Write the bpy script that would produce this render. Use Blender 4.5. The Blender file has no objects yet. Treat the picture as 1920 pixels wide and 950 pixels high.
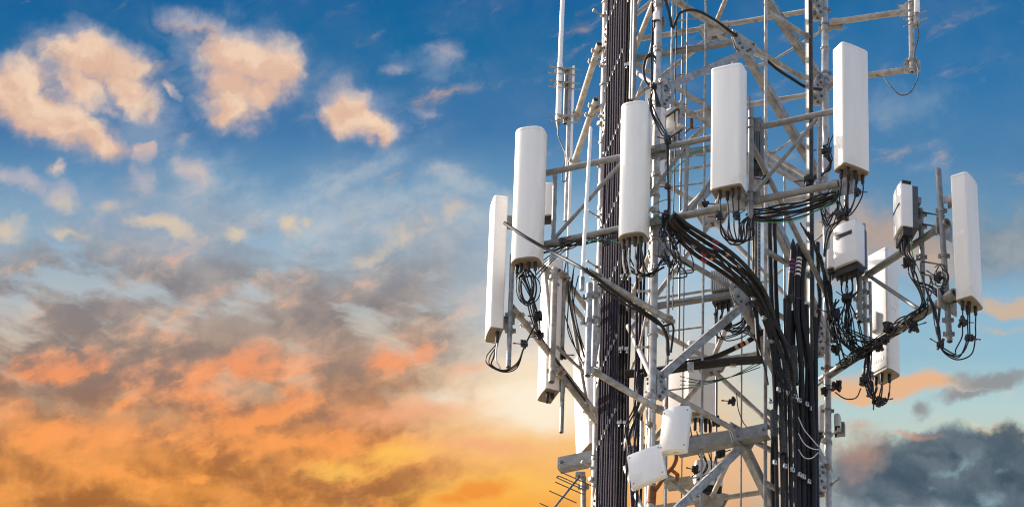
import bpy, bmesh, math, random
from mathutils import Vector, Matrix

random.seed(11)
C = bpy.context.scene
rad = math.radians

# ------------------------------------------------------------------ camera
FPX, CX, CY = 10000.0, 1450.0, 475.0          # long lens; the picture is an off-centre crop
PITCH = rad(36.0)
CAM = Vector((0, 0, 1.7))
FWD = Vector((0, math.cos(PITCH), math.sin(PITCH)))
UPV = Vector((0, -math.sin(PITCH), math.cos(PITCH)))
cd = bpy.data.cameras.new('camera')
cam = bpy.data.objects.new('camera', cd)
C.collection.objects.link(cam)
cam.location = CAM
cam.rotation_euler = (rad(90) + PITCH, 0, 0)
cd.sensor_width = 36.0
cd.sensor_fit = 'HORIZONTAL'
cd.lens = FPX / 1920.0 * 36.0
cd.shift_x = (960.0 - CX) / 1920.0
cd.clip_start = 0.5
cd.clip_end = 20000
C.camera = cam

# ------------------------------------------------------------------ exposure
C.view_settings.view_transform = 'Standard'
C.view_settings.look = 'None'
C.view_settings.exposure = 1.0
C.view_settings.gamma = 1.0
C.view_settings.use_curve_mapping = False
C.render.engine = 'CYCLES'
C.cycles.use_denoising = True
C.cycles.max_bounces = 6
C.cycles.use_adaptive_sampling = True
C.cycles.adaptive_threshold = 0.02
C.cycles.adaptive_min_samples = 6
C.cycles.sample_clamp_indirect = 6.0
C.cycles.filter_width = 1.15

# ------------------------------------------------------------------ sun
SUN_EL = rad(38.0)
SUN_DIR = Vector((-math.cos(rad(20)) * math.cos(SUN_EL), math.sin(rad(20)) * math.cos(SUN_EL), math.sin(SUN_EL)))
sl = bpy.data.lights.new('sun', 'SUN')
sl.energy = 3.9
sl.angle = rad(0.5)
sl.color = (1.0, 0.88, 0.74)
so = bpy.data.objects.new('sun', sl)
C.collection.objects.link(so)
so.rotation_euler = SUN_DIR.to_track_quat('Z', 'Y').to_euler()
so.location = (-40, 60, 80)

# ------------------------------------------------------------------ world: day sky all round, sunset clouds over the tower
def lin(h, k=1.0):
    h = h.lstrip('#')
    out = []
    for i in (0, 2, 4):
        c = int(h[i:i + 2], 16) / 255.0
        out.append((c / 12.92 if c <= 0.04045 else ((c + 0.055) / 1.055) ** 2.4) * k)
    return tuple(out) + (1.0,)

class S:                                       # a node socket with arithmetic
    nt = None
    def __init__(self, s): self.s = s
    @staticmethod
    def m(op, *a, clamp=False):
        n = S.nt.nodes.new('ShaderNodeMath'); n.operation = op; n.use_clamp = clamp
        for i, x in enumerate(a):
            if isinstance(x, S): S.nt.links.new(x.s, n.inputs[i])
            else: n.inputs[i].default_value = x
        return S(n.outputs[0])
    def __add__(a, b): return S.m('ADD', a, b)
    __radd__ = __add__
    def __sub__(a, b): return S.m('SUBTRACT', a, b)
    def __rsub__(a, b): return S.m('SUBTRACT', b, a)
    def __mul__(a, b): return S.m('MULTIPLY', a, b)
    __rmul__ = __mul__
    def __truediv__(a, b): return S.m('DIVIDE', a, b)
def put(sock, v):
    if isinstance(v, S): S.nt.links.new(v.s, sock)
    else: sock.default_value = v
def comb(x, y, z=0.0):
    n = S.nt.nodes.new('ShaderNodeCombineXYZ')
    put(n.inputs[0], x); put(n.inputs[1], y); put(n.inputs[2], z)
    return S(n.outputs[0])
def vmath(op, a, b=None, out=0):
    n = S.nt.nodes.new('ShaderNodeVectorMath'); n.operation = op
    put(n.inputs[0], a)
    if b is not None: put(n.inputs[1], b)
    return S(n.outputs[out])
def noise(vec, scale, detail=5, rough=0.55, dist=0.0, col=False):
    n = S.nt.nodes.new('ShaderNodeTexNoise'); n.noise_dimensions = '3D'
    put(n.inputs['Vector'], vec)
    n.inputs['Scale'].default_value = scale; n.inputs['Detail'].default_value = detail
    n.inputs['Roughness'].default_value = rough; n.inputs['Distortion'].default_value = dist
    if not col: return S(n.outputs[0])
    k = S.nt.nodes.new('ShaderNodeSeparateColor'); S.nt.links.new(n.outputs[1], k.inputs[0])
    return comb(S(k.outputs[0]) - 0.5, S(k.outputs[1]) - 0.5, 0.0)
def step(x, a, b, lo=0.0, hi=1.0, smooth=True):
    t = S.m('MULTIPLY_ADD', x, 1.0 / (b - a), -a / (b - a), clamp=True)
    if smooth: t = t * t * S.m('MULTIPLY_ADD', t, -2.0, 3.0)
    return t if (lo, hi) == (0.0, 1.0) else S.m('MULTIPLY_ADD', t, hi - lo, lo)
def mix(f, a, b):
    n = S.nt.nodes.new('ShaderNodeMix'); n.data_type = 'RGBA'; n.clamp_factor = True
    put(n.inputs[0], f); put(n.inputs[6], a); put(n.inputs[7], b)
    return S(n.outputs[2])
def ramp(f, stops, interp='LINEAR'):
    n = S.nt.nodes.new('ShaderNodeValToRGB'); n.color_ramp.interpolation = interp
    e = n.color_ramp.elements
    e[0].position, e[0].color = stops[0][0], lin(stops[0][1])
    e[1].position, e[1].color = stops[-1][0], lin(stops[-1][1])
    for p, c in stops[1:-1]:
        k = e.new(p); k.color = lin(c)
    put(n.inputs[0], f)
    return S(n.outputs[0])
def mapped(vec, loc, rot, scl):                # the field seen from an ellipse's own axes
    c, n = math.cos(rad(rot)), math.sin(rad(rot))
    e1, e2 = (c / scl[0], n / scl[0], 0.0), (-n / scl[1], c / scl[1], 0.0)
    a = vmath('DOT_PRODUCT', vec, e1, out=1) - (loc[0] * e1[0] + loc[1] * e1[1])
    b = vmath('DOT_PRODUCT', vec, e2, out=1) - (loc[0] * e2[0] + loc[1] * e2[1])
    return comb(a, b)
def blobs(vec, lst):                           # soft union of ellipses: 1 in the middle, 0 at the rim
    tot = None
    for (u, v, ru, rv, rot, w) in lst:
        l = vmath('LENGTH', mapped(vec, (u / 100, v / 100), rot, (ru / 100, rv / 100)), out=1)
        b = step(l, 1.0, 0.0, 0.0, w, smooth=False)
        tot = b if tot is None else S.m('SMOOTH_MAX', tot, b, 0.12)
    return tot

world = bpy.data.worlds.new('World')
C.world = world
world.use_nodes = True
S.nt = nt = world.node_tree
nt.nodes.clear()
tc = S(nt.nodes.new('ShaderNodeTexCoord').outputs['Generated'])
d = vmath('NORMALIZE', tc)
f_ = S.m('MAXIMUM', S(vmath('DOT_PRODUCT', d, tuple(FWD), out=1).s), 0.05)
xr = vmath('DOT_PRODUCT', d, (1, 0, 0), out=1)
yu = vmath('DOT_PRODUCT', d, tuple(UPV), out=1)
U = xr / f_ * (FPX / 100) + CX / 100            # hundredths of the sky field, fixed to the compass
V = CY / 100 - yu / f_ * (FPX / 100)
P0 = comb(U, V)
w1 = noise(P0, 0.55, 3, 0.5, col=True)
w2 = noise(vmath('ADD', P0, (7.3, 2.1, 4.0)), 1.7, 4, 0.58, col=True)
PW = vmath('ADD', vmath('ADD', P0, vmath('MULTIPLY', w1, (0.9, 0.7, 0))), vmath('MULTIPLY', w2, (0.75, 0.55, 0)))
PS = vmath('ADD', P0, vmath('MULTIPLY', w2, (0.35, 0.3, 0)))
nA = noise(PS, 1.0, 7, 0.60)                   # billows
nB = noise(vmath('ADD', PW, (3.1, 9.4, 1.0)), 0.45, 5, 0.55)
fine = noise(vmath('ADD', P0, (1.0, 5.0, 2.0)), 3.2, 4, 0.6)
def streak(rot, sx, sy, seed, detail=5, rough=0.52):
    q = mapped(vmath('ADD', PS, (seed, seed * 0.7, 0)), (0, 0), rot, (sx, sy))
    return noise(vmath('ADD', q, (0, 0, seed)), 1.0, detail, rough)

# clear sky, left and right of the tower
left = ramp(V / 9.5, [(0.0, '#04619A'), (0.10, '#15699E'), (0.26, '#3F77A9'), (0.36, '#6494B9'), (0.47, '#8FB3CC'),
                      (0.56, '#AFC1CC'), (0.66, '#CFC8BC'), (0.76, '#E6CFB0'), (0.88, '#F6C084'), (1.0, '#F3A552')])
right = ramp(V / 9.5, [(0.0, '#13679F'), (0.16, '#2F74A9'), (0.32, '#4D83AF'), (0.46, '#6C98B6'), (0.58, '#8AB4CF'),
                       (0.70, '#90BCD0'), (0.80, '#B4D0D0'), (0.88, '#C4CFC2'), (1.0, '#A8B4B4')])
sky = mix(step(U, 12.6, 15.6), left, right)
# a paler, milky middle where the haze thickens behind the tower
sky = mix(blobs(PS, [(1150, 560, 420, 220, 0, 0.75)]), sky, lin('#9FC3DD'))
veil = blobs(PS, [(600, 410, 400, 130, -10, 1.1), (850, 420, 300, 110, 12, 1.0), (370, 330, 130, 100, 45, 0.8), (680, 330, 230, 40, -28, 0.9), (880, 350, 160, 40, 22, 0.9)])
vn = streak(-24, 1.6, 0.55, 2.0, 6, 0.58)
sky = mix(step(veil + ((nB - 0.5) * 0.9 + (vn - 0.5) * 0.9 + (nA - 0.5) * 0.9) * step(veil, 0, .4), 0.0, 1.05) * 0.72, sky, mix(step(vn * 0.5 + nA * 0.5, 0.38, 0.62), lin('#98AFC6'), lin('#BFC7CC')))

# warm sunset air low on the left, brightest beside the tower foot
glow = blobs(PS, [(1040, 790, 420, 260, -8, 1.0), (1000, 690, 260, 130, 10, 0.8)])

# the stratus sheet
sA = streak(14, 2.2, 0.8, 3.0)
sB = streak(-19, 1.5, 0.55, 8.0, 6, 0.60)
sC = streak(9, 3.4, 1.25, 5.5, 4)
edge = V - 3.95 - S.m('MAXIMUM', U - 2.5, 0.0) * 0.05 + (nB - 0.5) * 2.6 + (sC - 0.5) * 2.6
sheet = step(edge, -0.9, 1.3) * step(U + (nB - 0.5) * 4.5 + V * 0.02, 11.0, 7.6)
hole = step(sA, 0.50, 0.36) * step(V, 8.6, 5.6)
grey = ramp(V / 9.5, [(0.40, '#A3ABB8'), (0.52, '#A09FA3'), (0.64, '#A6968D'), (0.74, '#B58E72'), (0.84, '#D98F55'), (0.92, '#E89748'), (1.0, '#E08F3F')])
dark = ramp(V / 9.5, [(0.40, '#8995A6'), (0.55, '#85848A'), (0.68, '#8C7D77'), (0.80, '#94705E'), (0.90, '#AD6F40'), (1.0, '#A56732')])
lite = ramp(V / 9.5, [(0.40, '#D2C3B8'), (0.54, '#C8B7A8'), (0.66, '#D0AE95'), (0.74, '#E6A078'), (0.84, '#F29C5B'), (1.0, '#EE9A48')])
body = mix(step(sC * 0.6 + nA * 0.4, 0.60, 0.43), grey, dark)
body = mix(step(sB * 0.6 + nA * 0.4, 0.45, 0.68) * step(V, 5.0, 7.2, 0.6, 0.95), body, lite)
# orange undersides catching the low sun
hot = step(blobs(PW, [(90, 690, 170, 45, -5, 0.9), (240, 770, 70, 25, -18, 1.0), (440, 710, 150, 75, -14, 0.95), (150, 820, 220, 60, -6, 0.95),
                      (480, 790, 210, 60, -22, 1.0), (560, 840, 180, 40, -4, 0.9), (380, 900, 60, 30, 10, 0.9), (330, 815, 60, 22, -20, 0.9),
                      (760, 670, 120, 32, -14, 1.0), (120, 880, 130, 25, 8, 0.6), (700, 850, 260, 70, 0, 0.9), (230, 895, 120, 30, 12, 0.7)])
           + (nA - 0.5) * 1.5 + (sB - 0.5) * 1.7, 0.12, 0.85)
body = mix(hot * 0.85, body, ramp(V / 9.5, [(0.62, '#F0A07C'), (0.74, '#FC9A60'), (0.88, '#FFA052'), (1.0, '#FFA54A')]))
sky = mix(sheet * (1.0 - hole * 0.8), sky, body)

gl = step(glow + (nA - 0.5) * 0.7 + (sB - 0.5) * 0.9, 0.08, 0.95)
warm = ramp(V / 9.5, [(0.55, '#E9D3BF'), (0.70, '#FBE6CC'), (0.78, '#FFE6BF'), (0.87, '#FBC47E'), (0.95, '#FDB552'), (1.0, '#FDB048')])
sky = mix(gl * 0.92, sky, warm)
core = step(blobs(PS, [(1010, 770, 190, 90, 6, 1.0), (830, 745, 90, 40, 0, 0.7)]) + (sA - 0.5) * 0.9, 0.15, 0.9)
sky = mix(core * 0.85, sky, lin('#FFF3DC'))
pink = step(blobs(PS, [(760, 775, 240, 42, -6, 1.0), (930, 835, 170, 24, 6, 0.9), (880, 690, 110, 26, -10, 0.7)]) + (sB - 0.5) * 1.4, 0.15, 0.9)
sky = mix(pink * 0.6, sky, lin('#F5A981'))
gold = step(blobs(PS, [(930, 935, 300, 80, 0, 1.05), (720, 850, 130, 50, -10, 0.75), (640, 880, 160, 40, 0, 0.7)]) + (sB - 0.5) * 1.2, 0.12, 0.95)
sky = mix(gold * 0.9, sky, mix(step(V, 8.9, 9.5), lin('#FFC759'), lin('#FFB043')))
sunb = blobs(PS, [(905, 918, 95, 34, -4, .85), (850, 935, 60, 20, 0, .7)])
sky = mix(step(sunb + ((nA - 0.5) * 1.2 + (sB - 0.5) * 1.2) * step(sunb, 0, .3), 0.08, 0.8) * 0.8, sky, lin('#F08A2A'))

# fair-weather cumulus, peach below and lilac grey above
cum = [(175, 110, 180, 78, 18, 1.1), (235, 165, 105, 52, 38, 1.0), (90, 215, 175, 80, 28, 1.2), (170, 265, 90, 60, 25, 1.0), (40, 150, 110, 75, 10, 1.0), (150, 160, 110, 70, 25, 0.9), (440, 165, 120, 80, 40, 0.9), (690, 225, 60, 40, 45, .8),
       (455, 120, 145, 75, 12, 1.1), (370, 50, 95, 40, 30, .75), (425, 205, 90, 62, 10, 1.1), (520, 130, 80, 75, 60, 1.0), (480, 175, 80, 45, -20, 1.0),
       (660, 200, 80, 62, 22, 1.05), (715, 245, 60, 45, 40, 1.0), (320, 165, 45, 18, 30, .8),
       (262, 285, 32, 38, 70, .95), (262, 340, 48, 36, 55, .95), (362, 322, 48, 40, 50, .9), (45, 335, 85, 26, 22, .95), (115, 372, 50, 42, 50, .95),
       (205, 395, 58, 22, 8, .8), (105, 320, 28, 20, 0, .7), (15, 425, 60, 34, 10, .9), (310, 430, 90, 24, 16, .8), (120, 445, 60, 18, 10, .7),
       (840, 95, 62, 36, 20, .62), (750, 118, 45, 18, -10, .6), (790, 210, 40, 20, 0, .4),
       (430, 440, 45, 18, 5, .85), (550, 412, 32, 26, -30, .8), (745, 452, 62, 45, -25, .85), (848, 398, 46, 34, -20, .85), (590, 408, 28, 18, 0, .7), (780, 420, 40, 30, 40, .6), (690, 480, 60, 24, -20, .7)]
cb = blobs(PW, cum)
cn = noise(vmath('ADD', PW, (2.7, 8.1, 6.0)), 0.9, 6, 0.54)
cn2 = noise(vmath('ADD', PW, (2.82, 7.86, 6.0)), 0.9, 4, 0.5)
litside = step(cn - cn2, -0.11, 0.13)
ca = step(cb * 1.25 + ((nA - 0.5) * 0.8 + (cn - 0.5) * 1.3 + (fine - 0.5) * 0.25) * step(cb, 0.0, 0.35), 0.0, 0.98)
halo = blobs(PS, [(170, 190, 330, 190, 25, 1.0), (450, 130, 250, 190, 25, 1.0), (680, 220, 150, 120, 25, 1.0), (180, 390, 330, 130, 15, 1.0), (820, 110, 150, 70, 10, .8)])
sky = mix(step(halo + ((cn - 0.5) * 2.0 + (vn - 0.5) * 1.2) * step(halo, 0, .4), 0.25, 1.15) * 0.55, sky, lin('#8FA4BE'))
over = vmath('ADD', PW, (-0.05, -0.34, 0))
lilac = step(blobs(over, cum[:14]) + (cn - 0.5) * 1.1, 0.50, 0.0)
ccol = mix(S.m('MAXIMUM', lilac * 0.9, step(ca, 0.85, 0.1) * 0.55), mix(litside * 0.8 + 0.2 * nA, mix(step(V, 3.4, 4.3), lin('#E3B79D'), lin('#E9C39C')), mix(step(V, 3.4, 4.3), lin('#FADABB'), lin('#FCDDAA'))), mix(step(V, 3.3, 4.2), lin('#A3ABBF'), lin('#CFC3B4')))
sky = mix(ca * 0.93 * step(blobs(PW, [(840, 95, 100, 60, 0, 1.0), (750, 118, 80, 40, 0, 1.0)]), 0.0, 0.4, 1.0, 0.55), sky, ccol)

# right of the tower: slate cloud, a peach bar and a dark bank
def bank(lst, amp, lo, hi, col, al, n=None):
    global sky
    b = blobs(PW, lst)
    a = step(b + ((n or nA) - 0.5) * amp * step(b, 0.0, 0.3), lo, hi)
    sky = mix(a * al, sky, col)
bank([(1690, 205, 170, 75, -14, .9), (1730, 305, 70, 22, -25, .7), (1830, 160, 120, 30, -10, .5)], 1.5, 0.2, 1.0, lin('#93A9BC'), 0.45)
bank([(1850, 470, 230, 120, -4, 1.0), (1740, 540, 130, 40, 0, .6)], 1.1, 0.12, 0.8, mix(step(nA, 0.38, 0.62), lin('#7C8790'), lin('#A0A09F')), 0.7)
bank([(1630, 450, 190, 120, 8, 1.0), (1720, 480, 150, 100, 10, .9), (1580, 530, 120, 70, 0, .7)], 1.7, 0.10, 1.15, mix(step(cn, 0.4, 0.62), lin('#B39E90'), lin('#D0AE90')), 0.85)
bank([(1890, 572, 110, 24, 4, 1.0), (1890, 610, 70, 16, 0, .7)], 1.0, 0.12, 0.8, lin('#D9B48B'), 0.75)
bank([(1690, 716, 190, 40, 2, 1.1), (1600, 725, 120, 36, 0, 1.0)], 0.9, 0.10, 0.7, lin('#EDB484'), 0.9)
bank([(1860, 712, 130, 32, -4, 1.0), (1810, 740, 90, 20, -14, .9), (1722, 768, 42, 22, 0, .9)], 0.9, 0.12, 0.75, lin('#8E8D8E'), 0.85)
bank([(1870, 815, 110, 22, 10, 1.0)], 0.8, 0.12, 0.8, lin('#E6D3AE'), 0.8)
bank([(1700, 895, 260, 105, 0, 1.1), (1850, 885, 250, 105, 4, 1.25), (1760, 835, 110, 38, 8, 1.0), (1640, 850, 70, 40, -20, .8), (1880, 830, 90, 40, 10, 1.0)], 1.0, 0.10, 0.55,
     mix(step(nA * 0.6 + nB * 0.4, 0.40, 0.60), lin('#3C5364'), lin('#677480')), 0.95)
bank([(1700, 905, 170, 60, 8, 1.0), (1880, 890, 130, 60, -5, 1.0), (1780, 860, 120, 26, 10, .8)], 1.6, 0.35, 1.0, lin('#33475A'), 0.7, cn)
bank([(1600, 795, 90, 20, -14, .9), (1690, 812, 95, 13, 6, .9), (1590, 905, 60, 60, 0, .8)], 1.3, 0.2, 1.0, lin('#D9A184'), 0.7, cn)
bank([(1795, 875, 90, 20, -25, .9), (1850, 925, 60, 30, -20, .9), (1760, 920, 40, 22, -10, .8), (1880, 872, 40, 16, 0, .6)], 1.9, 0.35, 1.1, lin('#8FB2BA'), 0.6)
bank([(1605, 850, 110, 90, 0, 1.0), (1720, 815, 75, 16, 6, .9)], 1.4, 0.2, 1.0, lin('#B58F80'), 0.75)
# behind the tower foot
bank([(1400, 890, 160, 90, 0, 1.0), (1300, 930, 140, 60, 0, .9)], 1.0, 0.1, 0.9, lin('#E9B88E'), 0.7)
bank([(1385, 430, 90, 40, 0, .8), (1180, 420, 110, 40, 10, .6)], 1.3, 0.25, 0.95, lin('#D9CDC4'), 0.6)
bank([(1400, 640, 110, 40, 0, .9)], 1.2, 0.2, 0.9, lin('#BDB7B4'), 0.6)

st = nt.nodes.new('ShaderNodeTexSky')
st.sky_type = 'NISHITA'
st.sun_disc = False
st.sun_elevation = SUN_EL
st.sun_rotation = math.atan2(SUN_DIR.x, SUN_DIR.y)
st.altitude = 100
st.air_density = 0.9; st.dust_density = 4.5; st.ozone_density = 1.0
bg1 = nt.nodes.new('ShaderNodeBackground'); nt.links.new(st.outputs[0], bg1.inputs[0]); bg1.inputs[1].default_value = 0.15
bg2 = nt.nodes.new('ShaderNodeBackground'); put(bg2.inputs[0], sky); bg2.inputs[1].default_value = 2 ** -1.0
ms = nt.nodes.new('ShaderNodeMixShader')
put(ms.inputs[0], step(vmath('DOT_PRODUCT', d, tuple(FWD), out=1), math.cos(rad(34)), math.cos(rad(20))))
nt.links.new(bg1.outputs[0], ms.inputs[1]); nt.links.new(bg2.outputs[0], ms.inputs[2])
ow = nt.nodes.new('ShaderNodeOutputWorld'); nt.links.new(ms.outputs[0], ow.inputs[0])
world.cycles.sampling_method = 'MANUAL'
world.cycles.sample_map_resolution = 512

# ------------------------------------------------------------------ materials
def mat(name, col, rough=0.5, metal=0.0, var=0.0, scale=6.0, bump=0.0, col2=None, spots=None, spec=0.5, stretch=None):
    m = bpy.data.materials.new(name); m.use_nodes = True
    nt = m.node_tree; b = nt.nodes['Principled BSDF']
    b.inputs['Roughness'].default_value = rough; b.inputs['Metallic'].default_value = metal
    b.inputs['Specular IOR Level'].default_value = spec
    b.inputs['Base Color'].default_value = tuple(col) + (1,)
    if var or col2 or bump or spots:
        tcn = nt.nodes.new('ShaderNodeTexCoord')
        vec = tcn.outputs['Object']
        if stretch:
            mp = nt.nodes.new('ShaderNodeMapping'); mp.inputs[3].default_value = stretch
            nt.links.new(vec, mp.inputs[0]); vec = mp.outputs[0]
        nz = nt.nodes.new('ShaderNodeTexNoise'); nz.inputs['Scale'].default_value = scale
        nz.inputs['Detail'].default_value = 6; nz.inputs['Roughness'].default_value = 0.62
        nt.links.new(vec, nz.inputs['Vector'])
        cr = nt.nodes.new('ShaderNodeValToRGB')
        c2 = col2 or tuple(min(1, c * (1 + var)) for c in col)
        c1 = col if col2 else tuple(c * (1 - var) for c in col)
        cr.color_ramp.elements[0].position = 0.36; cr.color_ramp.elements[0].color = tuple(c1) + (1,)
        cr.color_ramp.elements[1].position = 0.66; cr.color_ramp.elements[1].color = tuple(c2) + (1,)
        nt.links.new(nz.outputs[0], cr.inputs[0])
        out = cr.outputs[0]
        if spots:                                # patches of rust or grime with a shape of their own
            n2 = nt.nodes.new('ShaderNodeTexNoise'); n2.inputs['Scale'].default_value = spots[1]; n2.inputs['Detail'].default_value = 7
            nt.links.new(tcn.outputs['Object'], n2.inputs['Vector'])
            mr = nt.nodes.new('ShaderNodeMapRange'); mr.inputs[1].default_value = spots[2]; mr.inputs[2].default_value = spots[2] + 0.07
            nt.links.new(n2.outputs[0], mr.inputs[0])
            mx = nt.nodes.new('ShaderNodeMix'); mx.data_type = 'RGBA'
            nt.links.new(mr.outputs[0], mx.inputs[0]); nt.links.new(out, mx.inputs[6]); mx.inputs[7].default_value = tuple(spots[0]) + (1,)
            out = mx.outputs[2]
        nt.links.new(out, b.inputs['Base Color'])
        rr = nt.nodes.new('ShaderNodeMapRange'); rr.inputs[3].default_value = max(0.05, rough - 0.12); rr.inputs[4].default_value = min(1, rough + 0.12)
        nt.links.new(nz.outputs[0], rr.inputs[0]); nt.links.new(rr.outputs[0], b.inputs['Roughness'])
        if bump:
            bp = nt.nodes.new('ShaderNodeBump'); bp.inputs['Strength'].default_value = bump; bp.inputs['Distance'].default_value = 0.004
            nt.links.new(nz.outputs[0], bp.inputs['Height']); nt.links.new(bp.outputs[0], b.inputs['Normal'])
    return m

M = dict(
    leg=mat('galvanised_leg', (0.37, 0.38, 0.385), 0.52, 0.25, 0.28, 11, 0.25, spots=((0.22, 0.16, 0.11), 5.0, 0.62)),
    galv=mat('galvanised_steel', (0.30, 0.305, 0.305), 0.5, 0.3, 0.34, 13, 0.2, spots=((0.20, 0.15, 0.11), 6.0, 0.62)),
    galvd=mat('weathered_galvanised_pipe', (0.20, 0.208, 0.212), 0.55, 0.3, 0.22, 14, 0.2),
    cream=mat('cream_weathered_steel', (0.38, 0.36, 0.335), 0.55, 0.2, 0.30, 10, 0.2, spots=((0.25, 0.16, 0.10), 5.0, 0.63)),
    bright=mat('bright_zinc', (0.62, 0.61, 0.59), 0.35, 0.75, 0.15, 30, 0.1),
    bolt=mat('dark_bolt_steel', (0.16, 0.155, 0.15), 0.45, 0.7, 0.2, 30),
    radome=mat('off_white_radome', (0.73, 0.74, 0.735), 0.38, 0, 0.045, 2.4, 0.02, stretch=(3, 3, 0.35), spots=((0.66, 0.65, 0.615), 2.2, 0.60)),
    radome2=mat('warm_white_radome', (0.82, 0.79, 0.76), 0.42, 0, 0.03, 2.0, 0.02),
    seam=mat('radome_seam_grey', (0.62, 0.63, 0.63), 0.5, 0, 0.05, 6),
    base=mat('tan_radome_end_plate', (0.20, 0.165, 0.12), 0.6, 0, 0.16, 20, 0.1),
    black=mat('black_cable_jacket', (0.013, 0.013, 0.014), 0.55, 0, 0.35, 18, 0.1, spec=0.3),
    matt=mat('matt_black_feeder_jacket', (0.010, 0.009, 0.012), 0.8, 0, 0.35, 10, 0.1, spec=0.05),
    faded=mat('faded_cable_jacket', (0.030, 0.030, 0.032), 0.6, 0, 0.45, 14, 0.15, spec=0.3),
    tape=mat('black_weatherproof_tape', (0.010, 0.010, 0.011), 0.55, 0, 0.3, 60, 0.4),
    feeder=mat('plum_black_feeder_jacket', (0.022, 0.018, 0.031), 0.75, 0, 0.35, 10, 0.1, spec=0.06),
    grey=mat('grey_equipment_paint', (0.50, 0.51, 0.52), 0.45, 0, 0.06, 8, 0.05),
    dgrey=mat('dark_grey_casting', (0.085, 0.09, 0.095), 0.5, 0.2, 0.2, 20, 0.1),
    wht=mat('white_equipment_paint', (0.80, 0.80, 0.80), 0.32, 0, 0.03, 5),
    dark=mat('black_plastic', (0.012, 0.012, 0.012), 0.5),
    rust=mat('rusty_steel', (0.10, 0.035, 0.014), 0.8, 0.1, 0, 14, 0.5, col2=(0.26, 0.10, 0.035)),
    rustw=mat('white_paint_with_rust', (0.70, 0.68, 0.64), 0.5, 0, 0.06, 8, 0.1, spots=((0.22, 0.075, 0.025), 9.0, 0.56)),
    red=mat('red_marker_tape', (0.26, 0.025, 0.035), 0.5),
    orange=mat('orange_marker_tape', (0.75, 0.28, 0.02), 0.5),
    purple=mat('purple_marker_tape', (0.16, 0.03, 0.17), 0.5),
    white=mat('white_marker_tape', (0.75, 0.75, 0.75), 0.5),
    green=mat('green_earth_wire', (0.015, 0.23, 0.11), 0.45),
    wire=mat('grey_white_wire', (0.55, 0.54, 0.52), 0.5),
    mark=mat('glossy_moulded_mark', (0.90, 0.90, 0.90), 0.25),
    plate=mat('silver_nameplate', (0.33, 0.32, 0.33), 0.45, 0.2, 0.1, 10),
    whip=mat('white_fibreglass', (0.80, 0.80, 0.79), 0.35, 0, 0.04, 4),
    earth=mat('dry_grassland', (0.17, 0.145, 0.10), 0.95, 0, 0, 0.3, 0.3, col2=(0.30, 0.25, 0.18)),
)

# ------------------------------------------------------------------ mesh helpers
X3, Z3 = Vector((1, 0, 0)), Vector((0, 0, 1))
def P(px, py, Y):                                # the point of the vertical plane y = Y seen at this place of the photo
    r = FWD + X3 * ((px - CX) / FPX) + UPV * ((CY - py) / FPX)
    return CAM + r * (Y / r.y)
def PZ(px, py, z):                               # the same on the level z
    r = FWD + X3 * ((px - CX) / FPX) + UPV * ((CY - py) / FPX)
    return CAM + r * ((z - CAM.z) / r.z)
def PX(p):                                       # world -> photo, for checks
    v = Vector(p) - CAM
    f = v.dot(FWD)
    return CX + v.x / f * FPX, CY - v.dot(UPV) / f * FPX

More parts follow.
